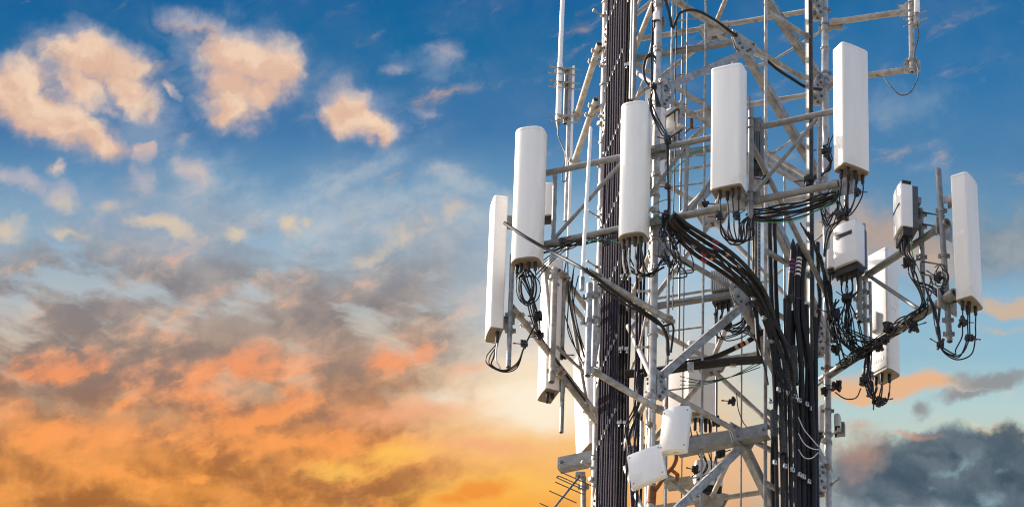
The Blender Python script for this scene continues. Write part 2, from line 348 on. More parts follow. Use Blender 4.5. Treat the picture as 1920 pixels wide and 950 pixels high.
def frame(t, up=Z3):
    t = t.normalized(); up = Vector(up)
    if abs(t.dot(up)) > 0.98: up = Vector((0, 1, 0)) if abs(t.y) < 0.9 else X3
    u = up.cross(t).normalized(); v = t.cross(u).normalized()
    return u, v
class MB:
    def __init__(s): s.bm = bmesh.new()
    def tube(s, pts, r, n=10, cap=True):
        pts = [Vector(p) for p in pts]
        k = len(pts)
        rs = r if isinstance(r, (list, tuple)) else [r] * k
        tg = []
        for i in range(k):
            a, b = pts[max(0, i - 1)], pts[min(k - 1, i + 1)]
            t = (b - a)
            tg.append(t.normalized() if t.length > 1e-9 else (tg[-1] if tg else Z3))
        u, v = frame(tg[0]); rings = []
        for i in range(k):
            if i:
                u = (u - tg[i] * u.dot(tg[i]))
                u = u.normalized() if u.length > 1e-6 else frame(tg[i])[0]
                v = tg[i].cross(u)
            rings.append([s.bm.verts.new(pts[i] + (u * math.cos(q) + v * math.sin(q)) * rs[i]) for q in [2 * math.pi * j / n for j in range(n)]])
        for a, b in zip(rings, rings[1:]):
            for j in range(n): s.bm.faces.new((a[j], a[(j + 1) % n], b[(j + 1) % n], b[j]))
        if cap:
            s.bm.faces.new(rings[0][::-1]); s.bm.faces.new(rings[-1])
        return s
    def pipe(s, a, b, r, n=16, wall=0.18, deep=0.35):    # a hollow pipe with two open ends
        a, b = Vector(a), Vector(b)
        t = (b - a); L = t.length; t.normalize(); u, v = frame(t)
        ri = r * (1 - wall); deep = min(deep, L * 0.45)
        prof = [(deep, ri), (0, ri), (0, r), (L, r), (L, ri), (L - deep, ri)]
        rings = [[s.bm.verts.new(a + t * z + (u * math.cos(2 * math.pi * j / n) + v * math.sin(2 * math.pi * j / n)) * q) for j in range(n)] for z, q in prof]
        for p, q in zip(rings, rings[1:]):
            for j in range(n): s.bm.faces.new((p[j], p[(j + 1) % n], q[(j + 1) % n], q[j]))
        s.bm.faces.new(rings[0][::-1]); s.bm.faces.new(rings[-1])
        return s
    def box(s, c, ax, ay, az, bev=0.0):           # half-axes
        c, ax, ay, az = Vector(c), Vector(ax), Vector(ay), Vector(az)
        tmp = bmesh.new()
        vs = [tmp.verts.new(c + ax * i + ay * j + az * k) for k in (-1, 1) for j in (-1, 1) for i in (-1, 1)]
        for f in ((0, 2, 3, 1), (4, 5, 7, 6), (0, 1, 5, 4), (2, 6, 7, 3), (0, 4, 6, 2), (1, 3, 7, 5)): tmp.faces.new([vs[i] for i in f])
        bmesh.ops.recalc_face_normals(tmp, faces=tmp.faces)
        if bev: bmesh.ops.bevel(tmp, geom=list(tmp.edges), offset=bev, segments=2, affect='EDGES', profile=0.6)
        s._join(tmp); return s
    def _join(s, tmp):
        me = bpy.data.meshes.new('tmp'); tmp.to_mesh(me); tmp.free(); s.bm.from_mesh(me); bpy.data.meshes.remove(me)
    def bar(s, a, b, w, h, up=Z3, bev=0.0):       # rectangular bar from a to b, w across and h along up
        a, b = Vector(a), Vector(b); t = (b - a)
        u, v = frame(t, up)
        return s.box((a + b) / 2, t / 2, u * (w / 2), v * (h / 2), bev)
    def prof(s, a, b, pts, up=Z3, closed=True):   # extrude a 2-D outline from a to b
        a, b = Vector(a), Vector(b); u, v = frame(b - a, up)
        r0 = [s.bm.verts.new(a + u * x + v * y) for x, y in pts]; r1 = [s.bm.verts.new(b + u * x + v * y) for x, y in pts]
        n = len(pts); fs = []
        for j in range(n): fs.append(s.bm.faces.new((r0[j], r0[(j + 1) % n], r1[(j + 1) % n], r1[j])))
        fs.append(s.bm.faces.new(r0[::-1])); fs.append(s.bm.faces.new(r1))
        bmesh.ops.recalc_face_normals(s.bm, faces=fs)
        return s
    def angle(s, a, b, w, t=0.006, up=Z3, flip=1):   # an angle iron
        return s.prof(a, b, [(0, 0), (w, 0), (w, t), (t, t), (t, w * flip), (0, w * flip)], up)
    def channel(s, a, b, w, h, t=0.008, up=Z3, lip=0.0):
        p = [(-w / 2, -h / 2), (w / 2, -h / 2), (w / 2, -h / 2 + t), (-w / 2 + t, -h / 2 + t), (-w / 2 + t, h / 2 - t), (w / 2, h / 2 - t), (w / 2, h / 2), (-w / 2, h / 2)]
        return s.prof(a, b, p, up)
    def poly(s, c, u, v, pts, th):                # flat plate of outline pts in the plane u, v
        c, u, v = Vector(c), Vector(u).normalized(), Vector(v).normalized(); n = u.cross(v).normalized()
        r0 = [s.bm.verts.new(c + u * x + v * y - n * th / 2) for x, y in pts]; r1 = [s.bm.verts.new(c + u * x + v * y + n * th / 2) for x, y in pts]
        k = len(pts); fs = [s.bm.faces.new(r0[::-1]), s.bm.faces.new(r1)]
        for j in range(k): fs.append(s.bm.faces.new((r0[j], r0[(j + 1) % k], r1[(j + 1) % k], r1[j])))
        bmesh.ops.recalc_face_normals(s.bm, faces=fs)
        return s
    def cyl(s, c, ax, r, h, n=12): 
        ax = Vector(ax).normalized(); c = Vector(c)
        return s.tube([c - ax * h / 2, c + ax * h / 2], r, n)
    def ball(s, c, r, k=(1, 1, 1)):
        tmp = bmesh.new(); bmesh.ops.create_uvsphere(tmp, u_segments=12, v_segments=8, radius=r)
        for v in tmp.verts: v.co = Vector((v.co.x * k[0], v.co.y * k[1], v.co.z * k[2])) + Vector(c)
        s._join(tmp); return s
    def loft(s, rings, cap0=True, cap1=True):
        rr = [[s.bm.verts.new(p) for p in r] for r in rings]; n = len(rr[0])
        fs = []
        for a, b in zip(rr, rr[1:]):
            for j in range(n): fs.append(s.bm.faces.new((a[j], a[(j + 1) % n], b[(j + 1) % n], b[j])))
        if cap0: fs.append(s.bm.faces.new(rr[0][::-1]))
        if cap1: fs.append(s.bm.faces.new(rr[-1]))
        bmesh.ops.recalc_face_normals(s.bm, faces=fs)
        return s
    def ubolt(s, c, ax, r, back, wr=0.0055):      # a U-bolt round a pipe through c, its legs reaching towards back
        ax = Vector(ax).normalized(); back = Vector(back); bk = (back - ax * back.dot(ax)).normalized(); sd = ax.cross(bk)
        c = Vector(c); R = r + wr
        pts = [c + sd * R + bk * R * 1.9, c + sd * R] + [c + (sd * math.cos(q) - bk * math.sin(q)) * R for q in [math.pi * k / 8 for k in range(1, 8)]] + [c - sd * R, c - sd * R + bk * R * 1.9]
        s.tube(pts, wr, 6)
        return s
    def build(s, name, m, parent=None, base=None, extra=None):
        nf = len(s.bm.faces)
        if extra:                                 # detail of a second material inside the same part
            s._join(extra[0].bm)
            s.bm.faces.ensure_lookup_table()
            for f in s.bm.faces[nf:]: f.material_index = 1
        me = bpy.data.meshes.new(name)
        b0 = base if base is not None else Vector((0, 0, 0))
        b0 = Vector(b0)
        for v in s.bm.verts: v.co -= b0
        s.bm.to_mesh(me); s.bm.free()
        me.materials.append(M[m])
        if extra: me.materials.append(M[extra[1]])
        me.shade_smooth(); me.set_sharp_from_angle(angle=rad(38))
        o = bpy.data.objects.new(name, me); C.collection.objects.link(o)
        if parent is not None: o.parent = parent
        else: o.location = b0
        return o
bases = {}
def thing(name, label, cat, base, group=None):
    o = bpy.data.objects.new(name, None); C.collection.objects.link(o)
    o.location = base; o.empty_display_size = 0.1
    o['label'] = label; o['category'] = cat
    if group: o['group'] = group
    bases[o] = Vector(base)
    return o
def tag(o, label, cat, group=None):
    o['label'] = label; o['category'] = cat
    if group: o['group'] = group
    return o
_build = MB.build
def _b(s, name, m, parent=None, base=None, sub=None, extra=None):   # sub: a part that carries this sub-part
    if sub is not None:
        root = sub.parent
        o = _build(s, name, m, None, bases[root], extra); o.location = (0, 0, 0); o.parent = sub
        return o
    if parent is not None and base is None: return _build(s, name, m, parent, bases[parent], extra)
    return _build(s, name, m, parent, base, extra)
MB.build = _b
def mid(a, b, t=0.5): return Vector(a) * (1 - t) + Vector(b) * t
def smooth(pts, k=7):                            # Catmull-Rom through the points
    p = [Vector(q) for q in pts]
    if len(p) < 3: return p
    p = [p[0] * 2 - p[1]] + p + [p[-1] * 2 - p[-2]]
    out = []
    for i in range(1, len(p) - 2):
        for j in range(k):
            t = j / k
            out.append(0.5 * ((2 * p[i]) + (p[i + 1] - p[i - 1]) * t + (2 * p[i - 1] - 5 * p[i] + 4 * p[i + 1] - p[i + 2]) * t * t + (3 * p[i] - p[i - 1] - 3 * p[i + 1] + p[i + 2]) * t ** 3))
    out.append(p[-2])
    return out

# ------------------------------------------------------------------ ground
g = MB()
g.poly((0, 2000, -0.05), X3, (0, 1, 0), [(-6000, -4000), (6000, -4000), (6000, 8000), (-6000, 8000)], 0.1)
go = g.build('ground', 'earth'); go['kind'] = 'structure'

# ------------------------------------------------------------------ the lattice tower: three legs on an equilateral plan
TY = 42.5
TC = P(1301, 475, TY); TX = TC.x
RC = 1.357
def on_plan(ang): return Vector((math.cos(ang) * RC, math.sin(ang) * RC, 0)) + Vector((TX, TY, 0))
a0 = math.atan2(-math.cos(rad(15)), -math.sin(rad(15)))
LC_, LR_, LL_ = on_plan(a0), on_plan(a0 + rad(120)), on_plan(a0 - rad(120))    # nearest leg, right leg, left leg
CTR = Vector((TX, TY, 0))
def at(p, z): return Vector((p.x, p.y, z))
mLR = (LL_ + LR_) / 2; mCR = (LC_ + LR_) / 2; mLC = (LL_ + LC_) / 2
LEV = [P(1334, y, mLR.y).z for y in (-330, -110, 50, 207, 398, 676, 936, 1215)]
ZTOP = P(1240, -420, LC_.y).z
tower = thing('lattice_tower', 'three-legged pale galvanised steel lattice tower carrying all the antennas and cables', 'tower', (TX, TY, 0))
RL = 0.036
for p in (LC_, LR_, LL_):
    b = MB(); b.tube([at(p, 0), at(p, 12), at(p, 24), at(p, ZTOP)], RL, 20)
    for z in LEV:                                # flanged splice collars
        b.tube([at(p, z + 0.55), at(p, z + 0.565)], RL + 0.012, 16)
    b.build('leg', 'leg' if p is not LL_ else 'cream', tower)
faces = [(LC_, LR_, mCR, 'galv'), (LL_, LR_, mLR, 'cream'), (LL_, LC_, mLC, 'cream')]
def inset(p, q, d): return p + (q - p).normalized() * d
for A, B, mm, mt in faces:
    n = (mm - CTR); n.z = 0; n.normalize()
    al = (B - A).normalized()
    for i, z in enumerate(LEV):
        MB().tube([inset(at(A, z), at(B, z), 0.05), inset(at(B, z), at(A, z), 0.05)], 0.027, 14).build('girt', mt, tower)
        g = MB(); c = at(mm, z - 0.02) + n * 0.016
        g.poly(c, al, Z3, [(-.17, .07), (.17, .07), (.17, 0), (.11, -.12), (.03, -.15), (-.03, -.15), (-.11, -.12), (-.17, 0)], 0.012)
        g.poly(c - n * 0.032, al, Z3, [(-.15, .06), (.15, .06), (.15, 0), (.10, -.12), (-.10, -.12), (-.15, 0)], 0.012)
        bb = MB()
        for u in (-.12, -.075, -.035, .035, .075, .12): bb.cyl(c + al * u + Z3 * (0.03 if abs(u) > .1 else -0.06 if abs(u) > .05 else -.1), n, 0.014, 0.05, 8)
        g.build('gusset_plate', mt, tower, extra=(bb, 'bolt'))
        for P0_, s in ((A, 1), (B, -1)):          # plates welded to the legs
            c = at(P0_, z) + al * s * 0.10 + n * 0.014
            h = MB(); h.poly(c, al * s, Z3, [(-.06, -.15), (.01, -.15), (.07, -.05), (.07, .04), (.02, .18), (-.06, .18)], 0.012)
            bb = MB()
            for u, w in ((-.02, -.11), (.01, -.05), (.04, .0), (-.01, .06), (.0, .12)): bb.cyl(c + al * s * u + Z3 * w, n, 0.014, 0.045, 8)
            h.build('leg_plate', mt, tower, extra=(bb, 'bolt'))
        if i < len(LEV) - 1:
            z2 = LEV[i + 1]
            for Q in (A, B):
                a, e = at(mm, z - 0.10), at(Q, z2 + 0.06)
                a = inset(a, e, 0.05); e = inset(e, a, 0.10)
                q = MB()
                if mt == 'galv' : q.angle(a + n * .012, e + n * .012, 0.072, 0.008, n, -1)
                else: q.tube([a, e], 0.025, 12)
                q.build('brace', mt, tower)
for i, z in enumerate(LEV):                      # plan bracing between the mid-points
    MB().tube([at(mCR, z), at(mLR, z)], 0.024, 12).build('plan_brace', 'cream', tower)
    MB().tube([at(mLC, z), at(mLR, z)], 0.024, 12).build('plan_brace', 'cream', tower)
    MB().bar(at(mLC, z + .01), at(mCR, z + .01), 0.05, 0.05).build('plan_brace', 'galvd', tower)
for i in range(1, len(LEV) - 1):                 # light secondary struts between the far legs
    zc = (LEV[i] + LEV[i + 1]) / 2
    for A, B, mm in ((LL_, LR_, mLR), (LL_, LC_, mLC)):
        q1, q2 = mid(at(mm, LEV[i] - .1), at(A, LEV[i + 1]), .5), mid(at(mm, LEV[i] - .1), at(B, LEV[i + 1]), .5)
        MB().tube([q1, q2], .014, 8).build('secondary_strut', 'cream', tower)
        MB().tube([q1, at(A, LEV[i + 1] + .75 * (LEV[i] - LEV[i + 1]))], .013, 8).build('secondary_strut', 'cream', tower)
        MB().tube([q2, at(B, LEV[i + 1] + .75 * (LEV[i] - LEV[i + 1]))], .013, 8).build('secondary_strut', 'cream', tower)
# step bolts up the left and right legs
for p, dirs, zs in ((LL_, Vector((-.75, -.45, .25)), [P(1115, y, LL_.y).z for y in range(-60, 1000, 94)]),
                    (LR_, Vector((.6, -.55, .15)), [P(1552, y, LR_.y).z for y in range(820, 1000, 92)]),
                    (LC_, Vector((-.9, .1, .05)), [P(1238, y, LC_.y).z for y in (545, 650)])):
    for k, z in enumerate(zs):
        dv = dirs.normalized()
        b = MB(); a = at(p, z) + dv * RL; e = a + dv * 0.115
        b.tube([a, e], 0.009, 8); b.tube([e - dv * .004, e + dv * .004, e + dv * .012], [0.021, 0.021, 0.014], 10); b.tube([a, a + dv * .02], 0.018, 6)
        b.build('step_bolt', 'cream' if p is LL_ else 'galv', tower)

for p, ys in ((LC_, (12, 96, 158, 196, 232, 330, 398, 450, 505, 590, 745, 800, 872)), (LL_, (30, 118, 236, 268, 392, 540, 612, 655, 790, 860, 902)), (LR_, (420, 512, 830, 880))):
    for y in ys:                                 # strap clamps of the tower's own fittings
        c = at(p, P(PX(at(p, CAM.z + 30))[0], y, p.y).z); b = MB(); b.tube([c - Z3 * .02, c + Z3 * .02], RL + .008, 14)
        qd = Vector((random.uniform(-1, 1), -1, 0)).normalized(); b.box(c + qd * (RL + .022), qd * .016, Vector((-qd.y, qd.x, 0)) * .02, Z3 * .022, .003); b.cyl(c + qd * (RL + .03), Vector((-qd.y, qd.x, 0)), .006, .075, 6)
        b.build('strap_clamp', 'galv', tower)

# ------------------------------------------------------------------ climbing ladder inside
zt, zb = P(1300, -60, 42.1).z, P(1300, 1010, 42.1).z
ldir = Vector((math.cos(rad(12)), -math.sin(rad(12)), 0))
l0 = P(1319, 475, 42.1); r0 = l0 - ldir * 0.345
lad = thing('ladder', 'slim galvanised climbing ladder running up inside the tower', 'ladder', at(l0, zb))
for q in (l0, r0):
    MB().tube([at(q, zb), at(q, zt)], 0.0125, 8).build('rail', 'galv', lad)
z = P(1319, 33, 42.1).z
zz = z + 0.35
while zz > zb:
    MB().tube([at(r0, zz), at(l0, zz)], 0.0085, 8).build('rung', 'galv', lad); zz -= 0.347
tag(MB().tube([at(mid(l0, r0, .55) - Vector((0, .04, 0)), zb), at(mid(l0, r0, .55) - Vector((0, .04, 0)), zt)], 0.006, 6).build('safety_cable', 'galvd', base=at(l0, zb)),
    'thin steel safety cable running up the middle of the climbing ladder', 'cable')

# ------------------------------------------------------------------ cable ladder on the right face
def YF(px, off=0.0): return LC_.y + (px - 1234) / 190.3 + -off * 1.414        # right face of the tower, off = metres outside it
crd = (LR_ - LC_).normalized(); crn = Vector((crd.y, -crd.x, 0))
cl = thing('cable_ladder', 'tall cable rack of flat bars on the right face of the tower', 'cable rack', P(1480, 950, YF(1480, .15)))
def zz2(px, y0, y1, Y): return P(px, y0, Y).z, P(px, y1, Y).z
def vpost(mb, px, y0, y1, Y, w, d, dirw=crd, pyr=475):
    q = P(px, pyr, Y); za, ze = P(px, y0, Y).z, P(px, y1, Y).z
    mb.bar(at(q, ze), at(q, za), w, d, crn)
    return q
b = MB(); vpost(b, 1435.5, -60, 1010, YF(1436, .17), 0.040, 0.010); b.build('flat_rail', 'cream', cl)
b = MB(); q = P(1519, 475, YF(1519, .17)); b.channel(at(q, P(1519, 1010, q.y).z), at(q, P(1519, -60, q.y).z), 0.05, 0.065, 0.007, crd); b.build('channel_rail', 'galvd', cl)
for y in (20, 305, 470, 640, 770, 905):
    a = P(1436, y, YF(1436, .15)); e = Vector((P(1519, 475, YF(1519, .15)).x, YF(1519, .15), a.z))
    MB().channel(a, e, 0.04, 0.04, 0.005, crn).build('crossbar', 'galv', cl)
# slotted strut beside it
su = thing('slotted_strut', 'short perforated strut channel hanging beside the flat white rail', 'strut', P(1420, 560, YF(1420, .1)))
q = P(1420.5, 475, YF(1420, .1)); za, ze = P(1420, 395, q.y).z, P(1420, 575, q.y).z
b = MB(); b.channel(at(q, ze), at(q, za), 0.041, 0.041, 0.004, crn); b.build('channel', 'galv', su)
b = MB(); z = ze + .03
while z < za - .02:
    b.box(at(q, z) + crn * 0.0215 + crd * 0, crd * 0.006, Z3 * 0.012, crn * 0.001); z += 0.05
b.build('slot', 'dark', su)
# grey cross beam, in two lengths
def beam(lab, a, e):
    t = thing('support_beam', lab, 'beam', mid(a, e))
    b = MB(); b.channel(a, e, 0.10, 0.135, 0.010, Z3); b.build('channel', 'galvd', t)
    for k in (0.06, 0.94): MB().cyl(mid(a, e, k) + Vector((0, -.05, 0)), (0, 1, 0), 0.018, 0.03, 8).build('bolt', 'bolt', t)
zb_ = P(1350, 826, 42.05).z
beam('grey steel channel beam lying across the tower behind the small square panels', PZ(1272, 842, zb_), PZ(1442, 808, zb_))
zb_ = P(1077, 866, 43.8).z
beam('weathered grey channel beam stub sticking out left of the tower', PZ(1049, 872, zb_), PZ(1118, 858, zb_))

# ------------------------------------------------------------------ feeder cables up the left face
fz0, fz1 = P(1150, 1010, 42.6).z, P(1150, -60, 42.6).z
lcd = (LC_ - LL_).normalized(); lcn = Vector((lcd.y, -lcd.x, 0))
if lcn.dot(mLC - CTR) < 0: lcn = -lcn
FLAB = 'plum black feeder cable in the clamped bundle up the left leg'
feed = []
def feeder(px, Y, r, lab, grp, m, y0=-60, y1=1010, wob=0.004):
    q = P(px, 475, Y); za, ze = P(px, y0, Y).z, P(px, y1, Y).z
    n = 14; ph = random.random() * 6
    pts = [at(q, ze + (za - ze) * k / n) + Vector((math.sin(ph + k * 1.1), math.cos(ph + k * 1.7), 0)) * wob for k in range(n + 1)]
    o = MB().tube(pts, r, 12).build('feeder_cable', m, base=at(q, ze))
    return tag(o, lab, 'cable', grp), q
FP = []
for i in range(8):
    px = 1131.5 + i * 4.5
    Y = 43.05 - i * 0.092
    o, q = feeder(px, Y, 0.0185 if i % 2 else 0.0205, FLAB, 'feeder cables clamped up the left leg', 'feeder'); FP.append(q)
for px in (1167.5, 1172.5, 1178.5):
    o, q = feeder(px, 42.25 - (px - 1168) * .004, 0.0225 if px != 1172.5 else 0.020, 'thick black feeder cable at the right edge of the left bundle', 'thick black feeders of the left bundle', 'matt'); FP.append(q)
for i in range(5):
    feeder(1136 + i * 7.5, 43.2 - i * .15, 0.026, 'black feeder cable in the rear row of the left bundle', 'rear row of the left feeder bundle', 'matt')
# clamp rows that hold the bundle
def hanger_row(y):
    z = P(1131, y, FP[0].y).z
    for i in range(8):
        q = FP[i]; c = at(q, z) + Vector((-.010, -.012, 0))
        b = MB(); b.box(c + Vector((-.006, -.008, 0)), Vector((.010, -.004, 0)), Vector((.004, .010, 0)), Z3 * .014, .003); b.cyl(c + Vector((-.008, -.016, -.028)), Z3, .006, .03, 6)
        tag(b.build('cable_clamp', 'galvd', base=c), 'small dull clamp in the slanting rows across the plum cable bundle', 'cable clamp', 'clamps across the left feeder bundle')
    for i in (8, 10):
        q = FP[i]; c = at(q, P(1168, y - 46, q.y).z) + Vector((0, -.026, 0))
        b = MB(); b.box(c, X3 * .020, Vector((0, .006, 0)), Z3 * .018, .004); b.box(c + Vector((.02, -.008, 0)), X3 * .006, Vector((0, .006, 0)), Z3 * .024, .002); b.ball(c + Vector((.004, -.004, -.045)), .011); b.cyl(c + Vector((.004, -.004, -.025)), Z3, .004, .04, 6)
        tag(b.build('cable_clamp', 'bright', base=c), 'bright clamp with a hanging bolt on the thick black feeders', 'cable clamp', 'clamps on the thick black feeders')
for y in (46, 170, 300, 436, 566, 702, 840): hanger_row(y)
# upright members left of the near leg
def upright(name, lab, cat, px, y0, y1, Y, r, m, open_=False, grp=None, lean=0.0):
    q = P(px, (y0 + y1) / 2, Y); za, ze = P(px, y0, Y).z, P(px, y1, Y).z
    a, e = at(q, za), at(q, ze)
    a.x -= lean / 2 * (za - ze); e.x += lean / 2 * (za - ze)
    o = (MB().pipe(e, a, r) if open_ else MB().tube([e, a], r, 14)).build(name, m, base=e)
    return tag(o, lab, cat, grp)
upright('conduit_pipe', 'grey conduit pipe beside the black feeders at the very top', 'pipe', 1190, -60, 186, 41.9, 0.022, 'galvd')
upright('conduit_pipe', 'thin pale conduit right beside the taller grey conduit at the top', 'pipe', 1184.5, -60, 186, 41.95, 0.016, 'galv')
upright('conduit_pipe', 'pale upright pipe just left of the near tower leg', 'pipe', 1217, 440, 1010, 42.2, 0.026, 'cream')
for px, Y, y0, r in ((1196, 41.75, 445, .014), (1202, 41.8, 445, .014), (1209, 41.85, 440, .012), (1183, 41.95, 520, .012)):
    feeder(px, Y, r, 'dark inner cable hanging straight between the left bundle and the near leg', 'straight inner cables beside the near leg', 'feeder', y0=y0)
for px, Y, y0, y1, r in ((1216, 41.3, -60, 190, .011), (1228, 41.25, -60, 200, .012), (1221, 41.4, -60, 190, .007)):
    feeder(px, Y, r, 'brownish cable hanging beside the near leg above the second panel', 'cables above the second panel', 'feeder', y0=y0, y1=y1)
feeder(1262, 41.6, .006, 'very thin black wire hanging down right of the near leg', None, 'black', y0=-60, y1=580)

for px, Y, r, y0, y1, m, lab in ((1277, 42.9, .011, -60, 640, 'galvd', 'thin grey conduit rising behind the ladder'), (1404, 42.3, .013, 180, 620, 'galvd', 'thin grey conduit left of the slotted strut'), (1471, 42.7, .012, 330, 700, 'cream', 'thin pale conduit behind the purple ringed cable'),
                                 (1250, 42.6, .010, 300, 1010, 'cream', 'thin pale conduit just right of the near leg'), (1343, 43.2, .012, 560, 1010, 'galvd', 'thin grey conduit behind the cross beam'), (1390, 43.0, .009, 560, 1010, 'galv', 'hair-thin steel rod behind the lower brace gusset')):
    upright('conduit_pipe', lab, 'pipe', px, y0, y1, Y, r, m)

# ------------------------------------------------------------------ antenna support frames
def bracket(mb, c, ax1, ax2, n, s=0.075):        # crossover plate with two U-bolts
    ax1, ax2 = Vector(ax1).normalized(), Vector(ax2).normalized()
    mb.poly(c, ax1, ax2, [(-s, -s), (s, -s), (s, s), (-s, s)], 0.010)
def crossover(parent, c_h, ax_h, r_h, c_v, r_v, m='galvd'):
    b = MB(); n = (Vector(c_v) - Vector(c_h)); n.z = 0; n.normalize()
    ax_h = Vector(ax_h).normalized()
    c = Vector(c_h) + n * (r_h + 0.006)
    hz = ax_h; 
    b.poly(c, hz, Z3, [(-.085, -.075), (.085, -.075), (.085, .075), (-.085, .075)], 0.010)
    for s in (-.055, .055):
        b.ubolt(Vector(c_h) + hz * s, hz, r_h, n)
        b.ubolt(Vector(c_v) + Z3 * s, Z3, r_v, -n)
    return b.build('pipe_clamp', m, parent)
def collar(parent, c, ax, r, w=0.045, m='galvd'):
    b = MB(); ax = Vector(ax).normalized(); u, v = frame(ax); c = Vector(c)
    b.tube([c - ax * w / 2, c + ax * w / 2], r + .007, 14)
    for s in (-1, 1): b.box(c + u * s * (r + .016), u * .012, v * .009, ax * w * .5, .002)
    b.cyl(c + u * (r + .018), v, .006, .06, 6)
    return b.build('pipe_clamp', m, parent)
def rail(parent, a, e, r, m='galvd', name='rail'):
    return MB().pipe(a, e, r).build(name, m, parent)
def mast(parent, px, y0, y1, Y, r, m='galvd', lean=0.0, pyr=None):
    q = P(px, pyr if pyr is not None else (y0 + y1) / 2, Y)
    za, ze = P(px, y0, Y).z, P(px, y1, Y).z
    k = math.tan(lean)
    a = at(q, za); e = at(q, ze); a.x -= k * (za - q.z); e.x -= k * (ze - q.z)
    MB().pipe(e, a, r).build('mast_pipe', m, parent)
    return q
def along(a, e, px):                              # the point of segment a-e that is seen at photo column px
    lo, hi = 0.0, 1.0
    inc = PX(e)[0] > PX(a)[0]
    for _ in range(40):
        t = (lo + hi) / 2
        if (PX(mid(a, e, t))[0] < px) == inc: lo = t
        else: hi = t
    return mid(a, e, lo)

# front frame, clamped to the nearest leg and parallel to the far face
YR0 = LC_.y - 0.13
zlo, zhi = P(1240, 413, YR0).z, P(1240, 276, YR0).z
FLa, FLe = PZ(1004, 462, zlo), PZ(1572, 344, zlo)
FUa, FUe = PZ(1004, 329, zhi), PZ(1566, 208, zhi)
ff = thing('antenna_frame', 'long two-rail pipe frame across the tower front carrying four tall panels', 'frame', PZ(1240, 413, zlo))
rail(ff, FLa, FLe, 0.036); rail(ff, FUa, FUe, 0.031)
def strut(parent, a, e, r=0.019, m='galvd', name='strut', fl=True):
    a, e = Vector(a), Vector(e); b = MB(); t = (e - a).normalized()
    b.tube([a, a + t * .03, a + t * .06, e - t * .06, e - t * .03, e], [r * .6, r * 1.15, r, r, r * 1.15, r * .6], 12)
    return b.build(name, m, parent)
for lo_, hi_ in ((1037, 1041), (1285, 1289), (1535, 1537)): strut(ff, along(FLa, FLe, lo_) + Z3 * .03, along(FUa, FUe, hi_) - Z3 * .03, .021)
for lo_, hi_ in ((1036, 1172), (1176, 1287), (1292, 1392), (1405, 1534)): strut(ff, along(FLa, FLe, lo_) + Z3 * .03, along(FUa, FUe, hi_) - Z3 * .03, .019)
for (a, e, r) in ((FLa, FLe, .036), (FUa, FUe, .031)):
    c = along(a, e, 1240)
    crossover(ff, c, e - a, r, at(LC_, c.z), RL)
strut(ff, along(FUa, FUe, 1408) + Vector((0, .05, -.12)), P(1563, 578, LR_.y - .12), .027, name='tie_back')
fm = []
for px, y0, y1, hy in ((985, 245, 500, 0), (1186, 205, 450, 0), (1412, 205, 430, 0)):
    cl_, cu_ = along(FLa, FLe, px), along(FUa, FUe, px)
    d2 = (FLe - FLa).normalized(); nn = Vector((d2.y, -d2.x, 0)); 
    q = cl_ + nn * (.036 + .034); Yq = q.y
    zt_, zb2 = P(px, y0, Yq).z, P(px, y1, Yq).z
    MB().pipe(at(q, zb2), at(q, zt_), .028).build('mast_pipe', 'galvd', ff)
    crossover(ff, cl_, d2, .036, at(q, cl_.z), .028); crossover(ff, cu_, d2, .031, at(q, cu_.z), .028)
    fm.append(q)

q4 = along(FLa, FLe, 1566); mast(ff, 1586, 130, 412, q4.y + .13, .024)
MB().poly(q4 + Vector((.05, .05, 0)), (FLe - FLa).normalized(), Z3, [(-.09, -.10), (.13, -.10), (.13, .10), (-.09, .10)], .012).build('clamp_plate', 'galv', ff)
MB().poly(along(FLa, FLe, 1380) + Vector((0, -.045, -.02)), (FLe - FLa).normalized(), Z3, [(-.09, -.09), (.09, -.09), (.09, .09), (-.09, .09)], .012).build('clamp_plate', 'galv', ff)
for y in (240, 280, 330, 395): collar(ff, P(1586, y, q4.y + .13), Z3, .024)

# left frame, from the left leg out to the near left
lf = thing('antenna_frame', 'cream pipe frame left of the tower with slanting arms and open pipe ends', 'frame', P(1112, 700, LL_.y - .1))
def arm(pa, pe, Ye, r, m='cream', name='arm'):
    e = P(pe[0], pe[1], Ye); a = PZ(pa[0], pa[1], e.z)
    MB().pipe(a, e, r).build(name, m, lf); collar(lf, mid(a, e, .08), e - a, r, m=m); collar(lf, mid(a, e, .16), e - a, r, m=m)
    return a, e
A1 = arm((960, 575), (1116, 772), LL_.y - .02, .030)
A2 = arm((1037, 683), (1117, 790), LL_.y - .05, .030)
A3 = arm((1048, 507), (1116, 600), LL_.y - .05, .028)
A4 = arm((1014, 494), (1116, 628), LL_.y + .05, .026)
strut(lf, along(*A4, 1022) , along(*A1, 1038) , .018, 'cream'); strut(lf, along(*A3, 1062), along(*A2, 1103), .018, 'cream')
strut(lf, P(1042, 648, along(*A1, 1030).y), P(1102, 704, LL_.y - .3), .017, 'cream')
mast(lf, 957, 478, 688, A1[0].y - .05, .024, 'galv'); 
collar(lf, P(957, 590, A1[0].y - .05), Z3, .024); collar(lf, P(957, 620, A1[0].y - .05), Z3, .024)
mast(lf, 1037.5, 503, 716, A2[0].y - .05, .031, 'cream', pyr=600)
mast(lf, 1055, 515, 655, along(*A3, 1056).y + .06, .026, 'cream')
mast(lf, 1054, 708, 810, along(*A2, 1052).y + .07, .021, 'galv')
collar(lf, P(1037, 520, A2[0].y - .05), Z3, .031, m='cream'); collar(lf, P(1037, 695, A2[0].y - .05), Z3, .031, m='cream')

